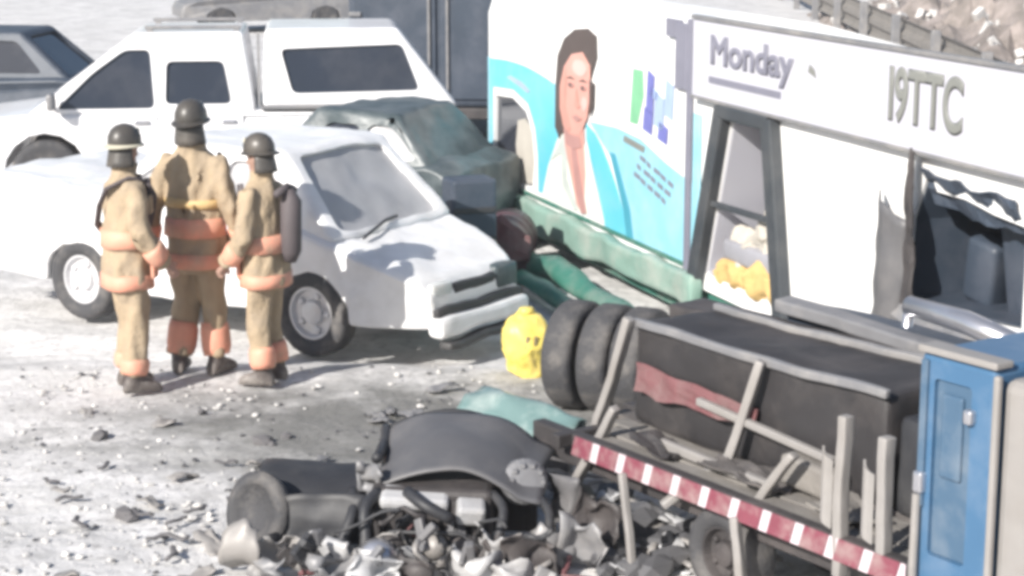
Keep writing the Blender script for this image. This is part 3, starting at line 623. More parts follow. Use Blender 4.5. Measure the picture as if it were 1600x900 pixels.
# blue cab: its near side shows a narrow door
bm = BM(); box(bm, (2.495, .75, .92), (.39, 1.5, 1.12), bev=.03, seg=3); hbo = obj('cab_panel', bm, 'blue', fl)
bm = BM(); box(bm, (3.16, .76, .90), (.92, 1.5, 1.10), bev=.05, seg=3); obj('cab', bm, 'pale', fl)
bm = BM(); box(bm, (2.475, .0, 1.02), (.19, .06, .72), bev=.015); cut(hbo, bm)
bm = BM(); box(bm, (2.475, .022, 1.02), (.18, .02, .71), bev=.006); dr = obj('door', bm, 'bluedoor', hbo)
bm = BM(); box(bm, (2.475, .006, 1.16), (.11, .02, .34), bev=.01); obj('door_panel', bm, 'bluedoor', dr)
bm = BM(); box(bm, (2.575, -.012, 1.27), (.045, .04, .06), bev=.012); obj('latch', bm, 'chrome', hbo)
bm = BM(); box(bm, (2.335, -.012, .95), (.05, .04, .09), bev=.012); obj('latch', bm, 'chrome', hbo)
bm = BM(); tube(bm, [(2.33, -.02, .9), (2.335, -.03, .6), (2.33, -.02, .38)], .018); obj('hinge_rod', bm, 'pale', hbo)
bm = BM(); box(bm, (2.335, -.006, 1.15), (.035, .02, .60), bev=.006); obj('corner_strip', bm, 'bluedoor', hbo)
bm = BM(); box(bm, (2.705, -.012, .95), (.03, .03, 1.02), bev=.01); obj('pale_edge_trim', bm, 'pale', hbo)
bm = BM(); box(bm, (2.50, .03, 1.492), (.40, .10, .03), bev=.008); obj('top_trim', bm, 'pale', hbo)
wheel(fl, (2.95, .05, .31), .31, .2, 'Y', -1, 'dgrey'); wheel(fl, (2.95, 1.40, .31), .31, .2, 'Y', 1, 'dgrey')

# ------------------------------------------------------------ loose axle with twin tyres
ax = thing('loose_axle', 'broken truck axle with twin tyres behind the striped rail', 'axle', (.50, 11.75, 0), R(-28))
for i, x in enumerate((-.10, .14, .36)): wheel(ax, (x, 0, .345), .345, .20, 'X', -1, 'pale')
bm = BM(); tube(bm, [(-.2, 0, .345), (.9, 0, .345)], [.06, .07], 14); obj('axle_tube', bm, 'dgrey', ax, True)

# ------------------------------------------------------------ people
def person(name, label, loc, rz, H, J, style):
    T = thing(name, label, 'person', (*loc, gz(*loc)), rz); T.scale = (H / 1.8 * .9, H / 1.8 * .9, H / 1.8)
    V3 = Vector
    lean = V3(J.get('lean', (0, 0, 0)))
    hd = V3((0, 0, 1.66)) + lean * 1.3 + V3(J.get('head', (0, 0, 0)))
    arms = J['arms']; legs = J['legs']; ht = J.get('turn', 0)
    # body: one continuous mesh
    bm = BM(); qz = V3((0, 0, 1)).to_track_quat('Z', 'Y')
    def ell(z, rx, ry, dx=0, dy=0, n=20, k=1.0): return [V3((rx * math.cos(2 * math.pi * i / n) + dx, ry * math.sin(2 * math.pi * i / n) + dy, z)) + lean * max(0, (z - .9) / .6) * k for i in range(n)]
    loft(bm, [ell(.88, .13, .09), ell(1.0, .13, .09), ell(1.25, .14, .09), ell(1.40, .15, .08), ell(1.47, .08, .06)])
    tube(bm, [V3((0, .01, 1.40)) + lean, V3((0, .01, 1.52)) + lean * 1.1, hd + V3((0, .01, -.06))], [.07, .06, .06], 14)
    MH = Matrix.Translation(hd) @ Matrix.Rotation(ht, 4, 'Z') @ Matrix.Rotation(J.get('nod', 0), 4, 'X')
    bmesh.ops.create_uvsphere(bm, u_segments=20, v_segments=14, radius=1, matrix=MH @ Matrix.Diagonal((.078, .098, .118, 1)))
    bmesh.ops.create_uvsphere(bm, u_segments=14, v_segments=10, radius=1, matrix=MH @ Matrix.Translation((0, -.035, -.075)) @ Matrix.Diagonal((.055, .06, .05, 1)))
    tube(bm, [MH @ V3((0, -.088, .02)), MH @ V3((0, -.118, -.03)), MH @ V3((0, -.09, -.04))], [.012, .017, .012], 8)
    tube(bm, [MH @ V3((-.025, -.09, -.065)), MH @ V3((0, -.098, -.062)), MH @ V3((.025, -.09, -.065))], .010, 8)
    for s in (-1, 1):
        bmesh.ops.create_uvsphere(bm, u_segments=8, v_segments=6, radius=1, matrix=MH @ Matrix.Translation((s * .08, .01, -.01)) @ Matrix.Diagonal((.014, .022, .035, 1)))
        tube(bm, [MH @ V3((s * .012, -.09, .035)), MH @ V3((s * .055, -.082, .035))], .012, 6)
    for s, (e, w) in zip((-1, 1), arms):
        e, w = V3(e), V3(w); sh = V3((s * .19, 0, 1.40)) + lean
        tube(bm, [sh - V3((s * .1, 0, 0)), sh, e, w], [.05, .05, .042, .032], 12)
        d = (w - e).normalized(); sd = d.cross(V3((0, 1, 0.3))).normalized()
        if sd.x * s > 0: sd = -sd
        pal = w + d * .05
        tube(bm, [w, pal, w + d * .10], [.032, .042, .038], 12, .6)
        up_ = d.cross(sd).normalized()
        cl = J.get('curl', .35)
        for k, L_ in enumerate((.070, .082, .076, .058)):
            b = w + d * .09 + up_ * (.030 - .020 * k)
            m_ = b + d * L_ * .55 + sd * L_ * .2 * cl; t_ = m_ + d * L_ * .45 * (1 - cl) + sd * L_ * .5 * cl
            tube(bm, [b - d * .02, b, m_, t_], [.011, .011, .010, .008], 8)
        tube(bm, [w + d * .03 + up_ * .02, w + d * .06 + up_ * .05 + sd * .02, w + d * .10 + up_ * .055 + sd * .035], [.014, .012, .009], 8)
    for s, (k_, a_) in zip((-1, 1), legs):
        k_, a_ = V3(k_), V3(a_)
        tube(bm, [V3((s * .07, 0, .95)), V3((s * .10, 0, .86)), k_, a_], [.08, .085, .055, .045], 12)
    body = obj('body', bm, 'skin', T); remesh(body, .0085, 2)
    # coat
    bm = BM()
    kx = style.get('bulk', 1.0)
    loft(bm, [ell(z, rx * kx, ry * kx, 0, dy) for z, rx, ry, dy in ((.74, .235, .19, 0), (.80, .235, .19, 0), (.98, .225, .172, 0), (1.12, .215, .16, 0), (1.28, .23, .158, 0), (1.40, .225, .14, .005), (1.47, .15, .11, .01), (1.53, .085, .085, .01))])
    tube(bm, [V3((0, .015, 1.50)) + lean * 1.05, V3((0, .012, 1.575)) + lean * 1.15], [.098, .10], 16)
    for s, (e, w) in zip((-1, 1), arms):
        e, w = V3(e), V3(w); sh = V3((s * .195, 0, 1.40)) + lean; c = w + (w - e).normalized() * .01
        tube(bm, [sh - V3((s * .08, 0, .02)), sh, (sh + e) / 2, e, (e + w) / 2, c], [.09, .095, .086, .078, .070, .066], 16)
    coat = obj('coat', bm, 'tan', T); remesh(coat, .016, 4, .034, 9, style.get('seed', 1))
    # trousers
    bm = BM()
    loft(bm, [ell(.70, .19, .135), ell(.82, .20, .145), ell(.95, .18, .13)])
    for s, (k_, a_) in zip((-1, 1), legs):
        k_, a_ = V3(k_), V3(a_); hp = V3((s * .095, 0, .80))
        tube(bm, [hp + V3((0, 0, .06)), hp, (hp + k_) / 2, k_, (k_ + a_) / 2, a_ + V3((0, 0, .03))], [.12, .118, .108, .098, .094, .092], 16)
    tr = obj('trousers', bm, 'tan', T); remesh(tr, .016, 4, .032, 8, style.get('seed', 1) + 5)
    # trim bands
    def seg_band(par, a, b, r0, r1, m='salmon', n=20):
        a, b = V3(a), V3(b); bm = BM(); rg = []
        q = (b - a).to_track_quat('Z', 'Y'); Nn = 5
        for i in range(Nn):
            k = i / (Nn - 1); p = a.lerp(b, k); rr = r0 + (r1 - r0) * k
            rg.append([pt + nv3(pt, 7, style.get('seed', 1)) * .012 for pt in ring(p, q, rr * (1 if 0 < i < Nn - 1 else .9), rr * (1 if 0 < i < Nn - 1 else .9), n)])
        loft(bm, rg); return obj('trim_band', bm, m, par, True)
    for z0, z1 in ((.735, .83), (style.get('bandtop', .99) - .05, style.get('bandtop', .99) + .07)):
        bm = BM(); rg = []
        for z, k in ((z0 - .006, .8), (z0, 1), ((z0 + z1) / 2, 1), (z1, 1), (z1 + .006, .8)):
            f = 1 - (z - .75) * .16
            rg.append([p + nv3(p, 6, style.get('seed', 1)) * .012 for p in ell(z, .248 * f * k * kx, .203 * f * k * kx, n=32)])
        loft(bm, rg); obj('trim_band', bm, 'salmon', coat, True)
    for (e, w) in arms:
        e, w = V3(e), V3(w); seg_band(coat, e.lerp(w, .42), e.lerp(w, .88), .086, .079)
    for (k_, a_) in legs:
        k_, a_ = V3(k_), V3(a_); seg_band(tr, k_.lerp(a_, style.get('leg0', .55)), k_.lerp(a_, .90), .110, .107)
    bm = BM(); tube(bm, [V3((.01, -.168 * kx, 1.46)) + lean, V3((.0, -.176 * kx, 1.28)) + lean * .6, V3((.0, -.178 * kx, 1.10)), V3((.0, -.185 * kx, 1.0))], .022, 8, .5); obj('closure_strip', bm, 'strap', coat, True)
    for sg in (-1, 1):
        bm = BM(); box(bm, (sg * .135, -.158 * kx, 1.30), (.11, .03, .13), (0, 0, sg * .5), .012); obj('chest_pocket', bm, 'tan', coat)
        bm = BM(); box(bm, (sg * .15, -.168 * kx, .87), (.14, .035, .15), (0, 0, sg * .55), .014); obj('hip_pocket', bm, 'salmon' if style.get('seed') != 2 else 'tan', coat)
        bm = BM(); box(bm, (sg * .13, -.16 * kx, 1.43), (.05, .02, .09), (0, 0, sg * .5), .008); obj('shoulder_patch', bm, 'strap', coat)
    if style.get('chest'):
        bm = BM(); rg = [[p + nv3(p, 6, 3) * .012 for p in ell(z, rx, ry, n=32)] for z, rx, ry in ((1.13, .19, .13), (1.135, .228, .175), (1.19, .232, .175), (1.195, .19, .13))]
        loft(bm, rg); obj('chest_band', bm, 'amber', coat, True)
    if style.get('strap'):
        pts = [V3((-.17, -.11, 1.46)), V3((-.10, -.185, 1.36)), V3((.02, -.20, 1.22)), V3((.14, -.20, 1.08)), V3((.24, -.10, .98))]
        pts = pts + [V3((.24, .08, 1.04)), V3((.12, .19, 1.16)), V3((0, .20, 1.30)), V3((-.10, .17, 1.42)), V3((-.17, .02, 1.49)), V3((-.17, -.11, 1.46))]
        if style['strap'] < 0: pts = [V3((-p.x, p.y, p.z)) for p in pts]
        bm = BM(); tube(bm, [p + lean * .6 for p in pts], .03, 8, .5); obj('strap', bm, 'strap', coat, True)
    if style.get('pack'):
        bm = BM(); tube(bm, [V3((0, .22, .92)), V3((0, .23, 1.0)), V3((0, .24, 1.36)), V3((0, .22, 1.44))], [.05, .085, .085, .04], 16); tube(bm, [V3((-.15, .19, 1.42)), V3((0, .21, 1.46)), V3((.15, .19, 1.42))], .03, 8); obj('air_cylinder', bm, 'strap', coat, True)
    # helmet
    bm = BM(); MHh = MH @ Matrix.Translation((0, .012, .045)) @ Matrix.Rotation(R(-8), 4, 'X')
    lathe(bm, [(.118, -.01), (.122, .0), (.118, .05), (.095, .095), (.06, .12), (.02, .132), (.001, .133)], 24, MHh @ Matrix.Diagonal((.95, 1.12, 1, 1)))
    hel = obj('helmet', bm, 'helmet', T, True)
    bm = BM(); sheet(bm, lambda u, v: MHh @ V3((math.cos(u * 6.28318) * (.112 + .028 * v) * .95, math.sin(u * 6.28318) * (.125 + (.035 if math.sin(u * 6.28318) < 0 else .06) * v), .0 - .018 * v)), 32, 2, .008); obj('brim', bm, style.get('brim', 'helmet'), hel)
    bm = BM(); box(bm, MHh @ V3((0, -.125, .055)), (.06, .02, .075), (0, 0, ht), .006); obj('badge', bm, 'cream', hel)
    bm = BM(); sheet(bm, lambda u, v: MHh @ V3((math.cos(R(15 + 150 * u)) * (.105 + .02 * v), math.sin(R(15 + 150 * u)) * (.115 + .03 * v), -.02 - .13 * v)), 14, 4, .012); obj('neck_flap', bm, 'helmet', hel, True)
    # boots
    for s, (k_, a_) in zip((-1, 1), legs):
        a_ = V3(a_); y = J.get('toe', (0, 0))[0 if s < 0 else 1]
        Mb = Matrix.Translation((a_.x, a_.y, 0)) @ Matrix.Rotation(y, 4, 'Z')
        bm = BM(); tube(bm, [Mb @ V3((0, .0, .22)), Mb @ V3((0, .0, .12)), Mb @ V3((0, .01, .06))], [.062, .062, .06], 14)
        lp = [(-.075, .07, .045), (.0, .085, .075), (.075, .062, .062), (.16, .056, .045), (.21, .04, .03)]
        rg = []
        for yy, hw, hh in ((.085, .040, .04), (.06, .050, .06), (0, .052, .07), (-.08, .052, .055), (-.15, .054, .042), (-.20, .042, .03), (-.215, .02, .015)):
            rg.append([Mb @ V3((hw * math.cos(2 * math.pi * i / 16), yy, max(0.002, hh + hh * math.sin(2 * math.pi * i / 16)))) for i in range(16)])
        loft(bm, rg); b_ = obj('boot', bm, 'boot', T); remesh(b_, .012, 2)
    return T

# local frame: faces -y
person('person', 'person in tan turnout coat with dark diagonal strap and cream-brimmed helmet', (-2.50, 12.22), R(118), 1.72,
  dict(arms=[((-.33, -.02, 1.12), (-.30, -.20, .92)), ((.33, .0, 1.12), (.22, -.20, .98))], legs=[((-.11, -.03, .48), (-.13, .02, .10)), ((.12, -.05, .48), (.15, -.02, .10))], turn=R(28), nod=R(8), toe=(R(-8), R(14)), lean=(0, -.02, 0)),
  dict(seed=1, strap=1, brim='cream', leg0=.62, bandtop=1.06))
person('person', 'tallest person in tan turnout gear with amber band, standing between two colleagues', (-2.12, 12.66), R(160), 1.83,
  dict(arms=[((-.32, .03, 1.13), (-.36, -.08, .86)), ((.34, .02, 1.12), (.40, .0, .84))], legs=[((-.11, -.04, .48), (-.14, .0, .10)), ((.11, -.02, .48), (.14, .05, .10))], turn=R(4), nod=R(2), toe=(R(-10), R(16))),
  dict(seed=2, chest=1, leg0=.34))
person('person', 'person in tan turnout gear with a dark air cylinder on their back', (-1.62, 12.40), R(-112), 1.64,
  dict(arms=[((-.31, .0, 1.12), (-.25, -.24, 1.0)), ((.31, -.02, 1.12), (.27, -.20, .92))], legs=[((-.10, -.04, .48), (-.11, .02, .10)), ((.10, -.02, .48), (.12, .02, .10))], turn=R(-8), nod=R(10), toe=(R(-6), R(10)), lean=(0, -.03, 0)),
  dict(seed=4, pack=1, leg0=.5, bandtop=1.04))

# ------------------------------------------------------------ yellow drum, maroon drum, dark crate
yd = thing('yellow_canister', 'round yellow plastic canister with dark marks beside the twin tyres', 'canister', (.095, 12.62, 0), R(10))
bm = BM(); lathe(bm, [(.001, 0), (.10, 0), (.125, .02), (.155, .12), (.165, .22), (.16, .30), (.135, .37), (.09, .405), (.05, .41), (.05, .43), (.001, .43)], 28); crumple(obj('shell', bm, 'yellow', yd, True), .035, 7, 3, .05)
bm = BM(); lathe(bm, [(.001, .43), (.048, .43), (.05, .445), (.045, .462), (.001, .464)], 16); obj('cap', bm, 'yellow', yd)
for a in (-104, -84):
    bm = BM(); sheet(bm, lambda u, v: Vector((math.cos(R(a + 7 * u + 4 * v)) * .168, math.sin(R(a + 7 * u + 4 * v)) * .168, .20 + .10 * v)), 3, 4, .006); obj('mark', bm, 'brass', yd)
md_ = thing('maroon_drum', 'dusty maroon steel drum lying end-on below the bus corner', 'drum', (-.06, 16.6, GF), R(-6))
Mx = Matrix.Translation((0, 0, .27)) @ Matrix.Rotation(R(90), 4, 'X')
bm = BM(); lathe(bm, [(.001, .36), (.24, .36), (.24, .38), (.265, .38), (.265, .36), (.255, .34), (.255, .12), (.268, .10), (.255, .08), (.255, -.10), (.268, -.12), (.255, -.14), (.255, -.38), (.001, -.38)], 32, Mx); obj('shell', bm, 'maroon', md_, True)
bm = BM(); lathe(bm, [(.001, .40), (.04, .40), (.045, .355)], 14, Mx @ Matrix.Translation((.13, .05, 0))); obj('bung', bm, 'dgrey', md_)
bm = BM(); sheet(bm, lambda u, v: Vector((-.25 + .5 * u, -.40 + .02 * v, .20 + .4 * v * (1 - abs(u - .5)))) + nv3((u * 2, v * 2, 2), 1.5, 2) * .03, 8, 6, .01); obj('wrapping', bm, 'rust', md_)
ck = thing('dark_crate', 'dark slate plastic crate standing on edge against the crushed car', 'crate', (-.36, 15.95, GF), R(20))
bm = BM(); box(bm, (0, 0, .48), (.40, .30, .96), bev=.03); obj('shell', bm, 'slate', ck)
for z in (.2, .45, .7):
    bm = BM(); box(bm, (0, -.155, z), (.38, .02, .05), bev=.008); obj('rib', bm, 'trim', ck)

# ------------------------------------------------------------ fallen bumper and teal sheet
fb = thing('fallen_bumper', 'torn green bumper beam fallen along the bus skirt', 'bumper', (.84, 15.05, GF), math.atan2(-.9455, .3255))
bm = BM(); sheet(bm, lambda u, v: Vector((-1.5 + 2.7 * u, -.16 - .14 * math.sin(v * 3.1), .02 + .22 * v + .05 * math.sin(u * 5))) + nv3((u * 5, v, 2), 1, 4) * .05, 24, 6, .02); obj('beam', bm, 'dgreen', fb, True)
bm = BM(); sheet(bm, lambda u, v: Vector((-1.1 + 2.2 * u, -.42 - .10 * math.sin(v * 3.1), .02 + .14 * v + .03 * math.sin(u * 7))) + nv3((u * 5, v, 6), 1, 4) * .05, 20, 5, .02); obj('backing', bm, 'dgreen', fb, True)
ts = thing('teal_sheet', 'crumpled teal glass sheet lying across the wreckage', 'glass sheet', (.06, 10.55, 0), R(-38))
bm = BM(); sheet(bm, lambda u, v: Vector((-.36 + .80 * u, -.17 + .36 * v * (1 - .35 * u), .30 + .10 * math.sin(v * 3.1) - .05 * u)) + nv3((u * 2.5, v * 2, 3), 1.3, 6) * .06, 18, 10, .012); obj('pane', bm, 'tealsheet', ts, True)
bm = BM(); tube(bm, [Vector((-.36 + .80 * i / 10, -.18, .285 - .05 * i / 10)) + nv3((i * .25, 0, 3), 1.3, 6) * .06 for i in range(11)], .016, 8); obj('rubber_edge', bm, 'pale', ts, True)
bm = BM(); box(bm, (-.1, .0, .15), (.3, .18, .26), (.1, .05, .2), .03); box(bm, (.25, -.02, .12), (.2, .2, .22), (0, .1, .5), .03); obj('backing_block', bm, 'stoned', ts)

# ------------------------------------------------------------ wrecked engine end in front
we = thing('engine_wreck', 'wrecked front end of a car with exposed engine and grey bonnet', 'wrecked car', (-.45, 9.05, 0), R(-6))
def part(n, bm, m, sm=False): return obj(n, bm, m, we, sm)
bm = BM(); sheet(bm, lambda u, v: Vector((-.24 + .84 * u, .62 - .62 * v, .46 - .06 * v + .13 * math.sin(min(1, u * 1.15) * 2.7) - .12 * u * u - .06 * v * v)) + nv3((u * 2.2, v * 2, 0), 1.2, 2) * .035, 22, 16, .014); bonnet = part('bonnet', bm, 'greypanel', True)
bm = BM(); tube(bm, [Vector((-.26, .66 - .5 * i / 10, .46 - .02 * i / 10)) + nv3((0, i / 5, 0), 1.2, 2) * .035 for i in range(11)], .028, 8)
tube(bm, [Vector((-.26 + .7 * i / 12, .64, .45 + .13 * math.sin(min(1, i / 12 * .96) * 2.7) - .1 * (i / 12) ** 2)) for i in range(13)], .03, 8); obj('bonnet_seal', bm, 'trim', bonnet, True)
# wheel-arch liner: black half barrel
bm = BM(); sheet(bm, lambda u, v: Vector((-.86 + .56 * u, .30 - .30 * math.cos(v * 2.5), .06 + .30 * math.sin(v * 2.5) ** .8 - .02 * u)) + nv3((u * 2, v * 2, 7), 1.2, 4) * .02, 12, 18, .014); part('arch_liner', bm, 'trim', True)
bm = BM(); lathe(bm, [(.001, -.05), (.16, -.05), (.2, -.02), (.21, .04), (.15, .06), (.14, .02), (.001, .01)], 28, Matrix.Translation((-.80, -.03, .20)) @ Matrix.Rotation(R(72), 4, 'X') @ Matrix.Rotation(R(-34), 4, 'Y')); part('brake_drum', bm, 'tyre', True)
bm = BM(); sheet(bm, lambda u, v: Vector((-.66 + .42 * u * (1 - .45 * v), -.10 - .07 * v, .33 - .28 * v)) + nv3((u * 2, v * 2, 5), 1.4, 5) * .03, 10, 8, .016); part('splash_guard', bm, 'trim', True)
bm = BM(); box(bm, (.05, .12, .22), (.60, .36, .30), (.05, .02, .05), .03)
for i in range(6): box(bm, (-.18 + .09 * i, -.07, .20), (.03, .03, .22), (0, 0, 0), .006)
part('engine_block', bm, 'dgrey')
bm = BM(); box(bm, (-.02, -.06, .315), (.34, .14, .07), (.35, .04, .05), .025); part('rocker_cover', bm, 'torn')
bm = BM(); box(bm, (.26, -.10, .27), (.14, .12, .10), (.3, .1, .2), .02); part('rocker_cover', bm, 'torn')
for i, (x, z, r_) in enumerate(((.24, .10, .075), (.10, .12, .06), (-.12, .11, .07))):
    bm = BM(); lathe(bm, [(.001, -.03), (r_ * .4, -.03), (r_ * .45, -.02), (r_, -.018), (r_, -.008), (r_ * .85, 0), (r_, .008), (r_, .018), (r_ * .4, .03), (.001, .04)], 22, Matrix.Translation((x, -.20, z)) @ Matrix.Rotation(R(80), 4, 'X')); part('pulley', bm, 'dgrey' if i != 1 else 'pale', True)
bm = BM(); tube(bm, [(.17, -.205, .06), (.31, -.205, .05), (.33, -.205, .12), (.22, -.205, .19), (-.12, -.205, .19), (-.2, -.205, .12), (-.14, -.205, .05), (.17, -.205, .06)], .011, 6); part('drive_belt', bm, 'trim', True)
bm = BM(); lathe(bm, [(.001, -.09), (.10, -.09), (.115, -.06), (.115, .05), (.09, .08), (.04, .085), (.001, .085)], 22, Matrix.Translation((.49, .18, .34)) @ Matrix.Rotation(R(70), 4, 'X') @ Matrix.Rotation(R(20), 4, 'Y'))
for i in range(10):
    a = i * math.pi / 5; box(bm, Vector((.49, .18, .34)) + Matrix.Rotation(R(70), 3, 'X') @ (Matrix.Rotation(R(20), 3, 'Y') @ Vector((.08 * math.cos(a), .08 * math.sin(a), .085))), (.02, .02, .02))
part('alternator', bm, 'grey', False)
hoses = [[(-.20, -.05, .34), (-.26, -.18, .30), (-.22, -.26, .12), (-.30, -.25, .03)], [(.36, .0, .33), (.44, -.14, .30), (.40, -.24, .16), (.46, -.28, .04)], [(-.05, -.10, .36), (.05, -.22, .33), (.18, -.2, .26)], [(.56, .1, .3), (.66, -.06, .26), (.62, -.2, .1), (.7, -.24, .03)], [(-.35, .05, .3), (-.30, -.14, .28), (-.36, -.24, .12), (-.42, -.3, .03)]]
for i, hpts in enumerate(hoses):
    pts = []
    for k in range(len(hpts) - 1):
        for j in range(4): pts.append(Vector(hpts[k]).lerp(Vector(hpts[k + 1]), j / 4))
    pts.append(Vector(hpts[-1]))
    for _ in range(3): pts = [pts[0]] + [(pts[k - 1] + pts[k] * 2 + pts[k + 1]) / 4 for k in range(1, len(pts) - 1)] + [pts[-1]]
    bm = BM(); tube(bm, pts, .024 if i % 2 else .03, 10); part('hose', bm, 'trim', True)
for i, (x, y, z, sx, sz, m, s) in enumerate(((-.42, -.26, .10, .24, .20, 'torn', 1), (.42, -.26, .13, .20, .22, 'torn', 2), (.66, -.10, .12, .22, .2, 'grey', 3), (-.10, -.30, .08, .22, .16, 'torn', 4), (-.62, -.30, .09, .22, .16, 'pale', 5), (.20, -.34, .07, .16, .14, 'pale', 6), (-.26, .05, .36, .14, .16, 'grey', 7),
        (.02, -.42, .10, .20, .18, 'dgrey', 8), (.34, -.40, .10, .24, .2, 'torn', 9), (-.36, -.42, .08, .22, .16, 'grey', 10), (.58, -.32, .12, .22, .22, 'dgrey', 11), (.80, -.16, .14, .24, .24, 'grey', 12), (.86, -.02, .2, .2, .3, 'dgrey', 13), (-.7, -.42, .07, .2, .14, 'grey', 14), (.72, .2, .22, .2, .3, 'greypanel', 15), (.5, -.44, .09, .18, .16, 'torn', 16), (-.15, -.5, .08, .2, .15, 'torn', 17))):
    bm = BM(); sheet(bm, lambda u, v: Vector((x + sx * (u - .5), y + .06 * math.sin(u * 4 + s), z + sz * (v - .5) * (1 - .3 * u))) + nv3((u * 1.6, v * 1.6, s), 1.6, s) * .07, 9, 8, .008); part('torn_panel', bm, m, True)
rw = random.Random(11)
for i in range(16):
    p = Vector((rw.uniform(-.55, .8), rw.uniform(-.5, -.05), rw.uniform(.05, .3))); pts = [p.copy()]
    for k in range(9): p = p + Vector((rw.uniform(-.07, .07), rw.uniform(-.05, .04), rw.uniform(-.06, .06))); p.z = max(.02, min(.38, p.z)); pts.append(p.copy())
    for _ in range(2): pts = [pts[0]] + [(pts[k - 1] + pts[k] * 2 + pts[k + 1]) / 4 for k in range(1, len(pts) - 1)] + [pts[-1]]
    bm = BM(); tube(bm, pts, rw.choice((.006, .009, .014)), 6); part('wire', bm, rw.choice(('trim', 'dgrey', 'rust', 'pale', 'trim')), True)
for i in range(14):
    x, y, z = rw.uniform(-.6, .85), rw.uniform(-.5, .0), rw.uniform(.05, .25); bm = BM()
    box(bm, (x, y, z), (rw.uniform(.06, .2), rw.uniform(.02, .05), rw.uniform(.04, .12)), (rw.uniform(-1, 1), rw.uniform(-1, 1), rw.uniform(0, 3)), .008)
    box(bm, (x + .03, y - .02, z + .02), (.04, .04, rw.uniform(.06, .14)), (rw.uniform(-1, 1), rw.uniform(-1, 1), rw.uniform(0, 3)), .008)
    part('bracket', bm, rw.choice(('dgrey', 'trim', 'grey', 'greypanel')))
bm = BM(); box(bm, (.30, .30, .20), (.5, .04, .34), (.1, 0, .1), .01)
for i in range(12): box(bm, (.08 + .04 * i, .272, .20), (.012, .02, .30), (.1, 0, .1))
part('radiator', bm, 'dgrey')
lg = [(-.86, -.22, .0), (-.74, -.3, 0)]
bm = BM(); sheet(bm, lambda u, v: Vector((-.92 + .20 * u, -.30 - .10 * math.sin(v * 2.6), .02 + .26 * v * (1 - .5 * abs(u - .6)))) + nv3((u * 2, v * 2, 9), 1.3, 8) * .03, 9, 9, .012); part('bent_wing', bm, 'pale', True)
bm = BM(); lathe(bm, [(.001, -.05), (.09, -.04), (.10, .0), (.07, .05), (.001, .06)], 18, Matrix.Translation((-.16, -.34, .10)) @ Matrix.Rotation(R(70), 4, 'X')); part('headlamp_bowl', bm, 'chrome', True)

# ------------------------------------------------------------ background vehicles and roadside
lo = thing('dark_lorry', 'dark slate-blue box lorry standing behind the pickup', 'lorry', (-.95, 25.0, GF), R(-4))
bm = BM(); box(bm, (0, 2.6, 1.75), (2.35, 5.2, 2.5), bev=.06); obj('cargo_box', bm, 'slate', lo)
for s in (-1, 1):
    bm = BM(); box(bm, (s * .57, -.02, 1.75), (1.08, .04, 2.3), bev=.02); d = obj('rear_door', bm, 'slate', lo)
    bm = BM(); tube(bm, [(s * .12, -.06, .7), (s * .12, -.06, 2.8)], .02, 8); obj('lock_rod', bm, 'grey', d)
    for z in (.9, 1.7, 2.5):
        bm = BM(); box(bm, (s * 1.08, -.05, z), (.16, .04, .06), bev=.01); obj('hinge', bm, 'grey', d)
    bm = BM(); box(bm, (s * .95, -.02, .38), (.24, .06, .10), bev=.01); obj('tail_light', bm, 'redlamp', lo)
bm = BM(); box(bm, (0, .02, .42), (2.2, .12, .14), bev=.02); obj('bumper', bm, 'dgrey', lo)
for s in (-1, 1): wheel(lo, (s * .92, 1.2, .45), .45, .3, 'X', s)
bm = BM(); box(bm, (0, 6.1, 1.4), (2.2, 1.6, 2.1), bev=.15, seg=3); obj('cab', bm, 'slate', lo)
fp = [(.0, .35), (-.02, .55), (.05, .68), (.3, .76), (1.1, .88), (3.5, .95), (4.0, .9), (4.1, .5), (4.0, .3), (3.6, .28)] + [(3.25 + .35 * math.cos(a), .28 + .35 * math.sin(a)) for a in [math.pi * i / 6 for i in range(1, 6)]] + [(2.9, .28), (1.2, .28)] + [(.85 + .35 * math.cos(a), .28 + .35 * math.sin(a)) for a in [math.pi * i / 6 for i in range(1, 6)]] + [(.5, .28)]
FC, _ = car('parked_car', 'pale grey sedan parked far off beyond the pickup roof', (-7.6, 44.0, GF), math.atan2(-.35, -1), fp, 1.65,
  [(1.0, 1.7, 3.0, 3.7, .88, 1.42, 1.5, 1.2, [('near', [(1.4, .98), (1.78, 1.34), (2.3, 1.35), (2.3, .98)], 'glass'), ('near', [(2.4, .98), (2.4, 1.35), (2.95, 1.33), (3.3, .98)], 'glass'), ('front', [(.08, .1), (.92, .1), (.9, .9), (.1, .9)], 'glass')], 'cabin')],
  'grey', [(.85, 1), (.85, -1), (3.25, 1), (3.25, -1)], side=1, wr=.31)
FD, _ = car('parked_car', 'dark slate sedan parked beyond the pickup bonnet', (-9.2, 25.6, GF), R(174), fp, 1.65,
  [(1.0, 1.7, 3.0, 3.7, .88, 1.5, 1.5, 1.2, [('near', [(1.4, .98), (1.78, 1.38), (2.3, 1.4), (2.3, .98)], 'glass'), ('near', [(2.4, .98), (2.4, 1.4), (2.95, 1.38), (3.3, .98)], 'glass'), ('rear', [(.08, .1), (.92, .1), (.9, .9), (.1, .9)], 'glass')], 'cabin')],
  'slate', [(.85, 1), (.85, -1), (3.25, 1), (3.25, -1)], side=1, wr=.31)
gr = thing('guardrail', 'long grey-brown roadside barrier beam beyond the bus roof', 'guardrail', (7.7, 50, GF), math.atan2(-22.4, -.68) )
def railsec(x): return [Vector((x, y, z)) for y, z in ((.0, .25), (.10, .32), (.10, .45), (.02, .52), (.02, .60), (.10, .67), (.10, .80), (.0, .88), (-.03, .88), (.06, .79), (.06, .68), (-.02, .61), (-.02, .51), (.06, .44), (.06, .33), (-.03, .25))]
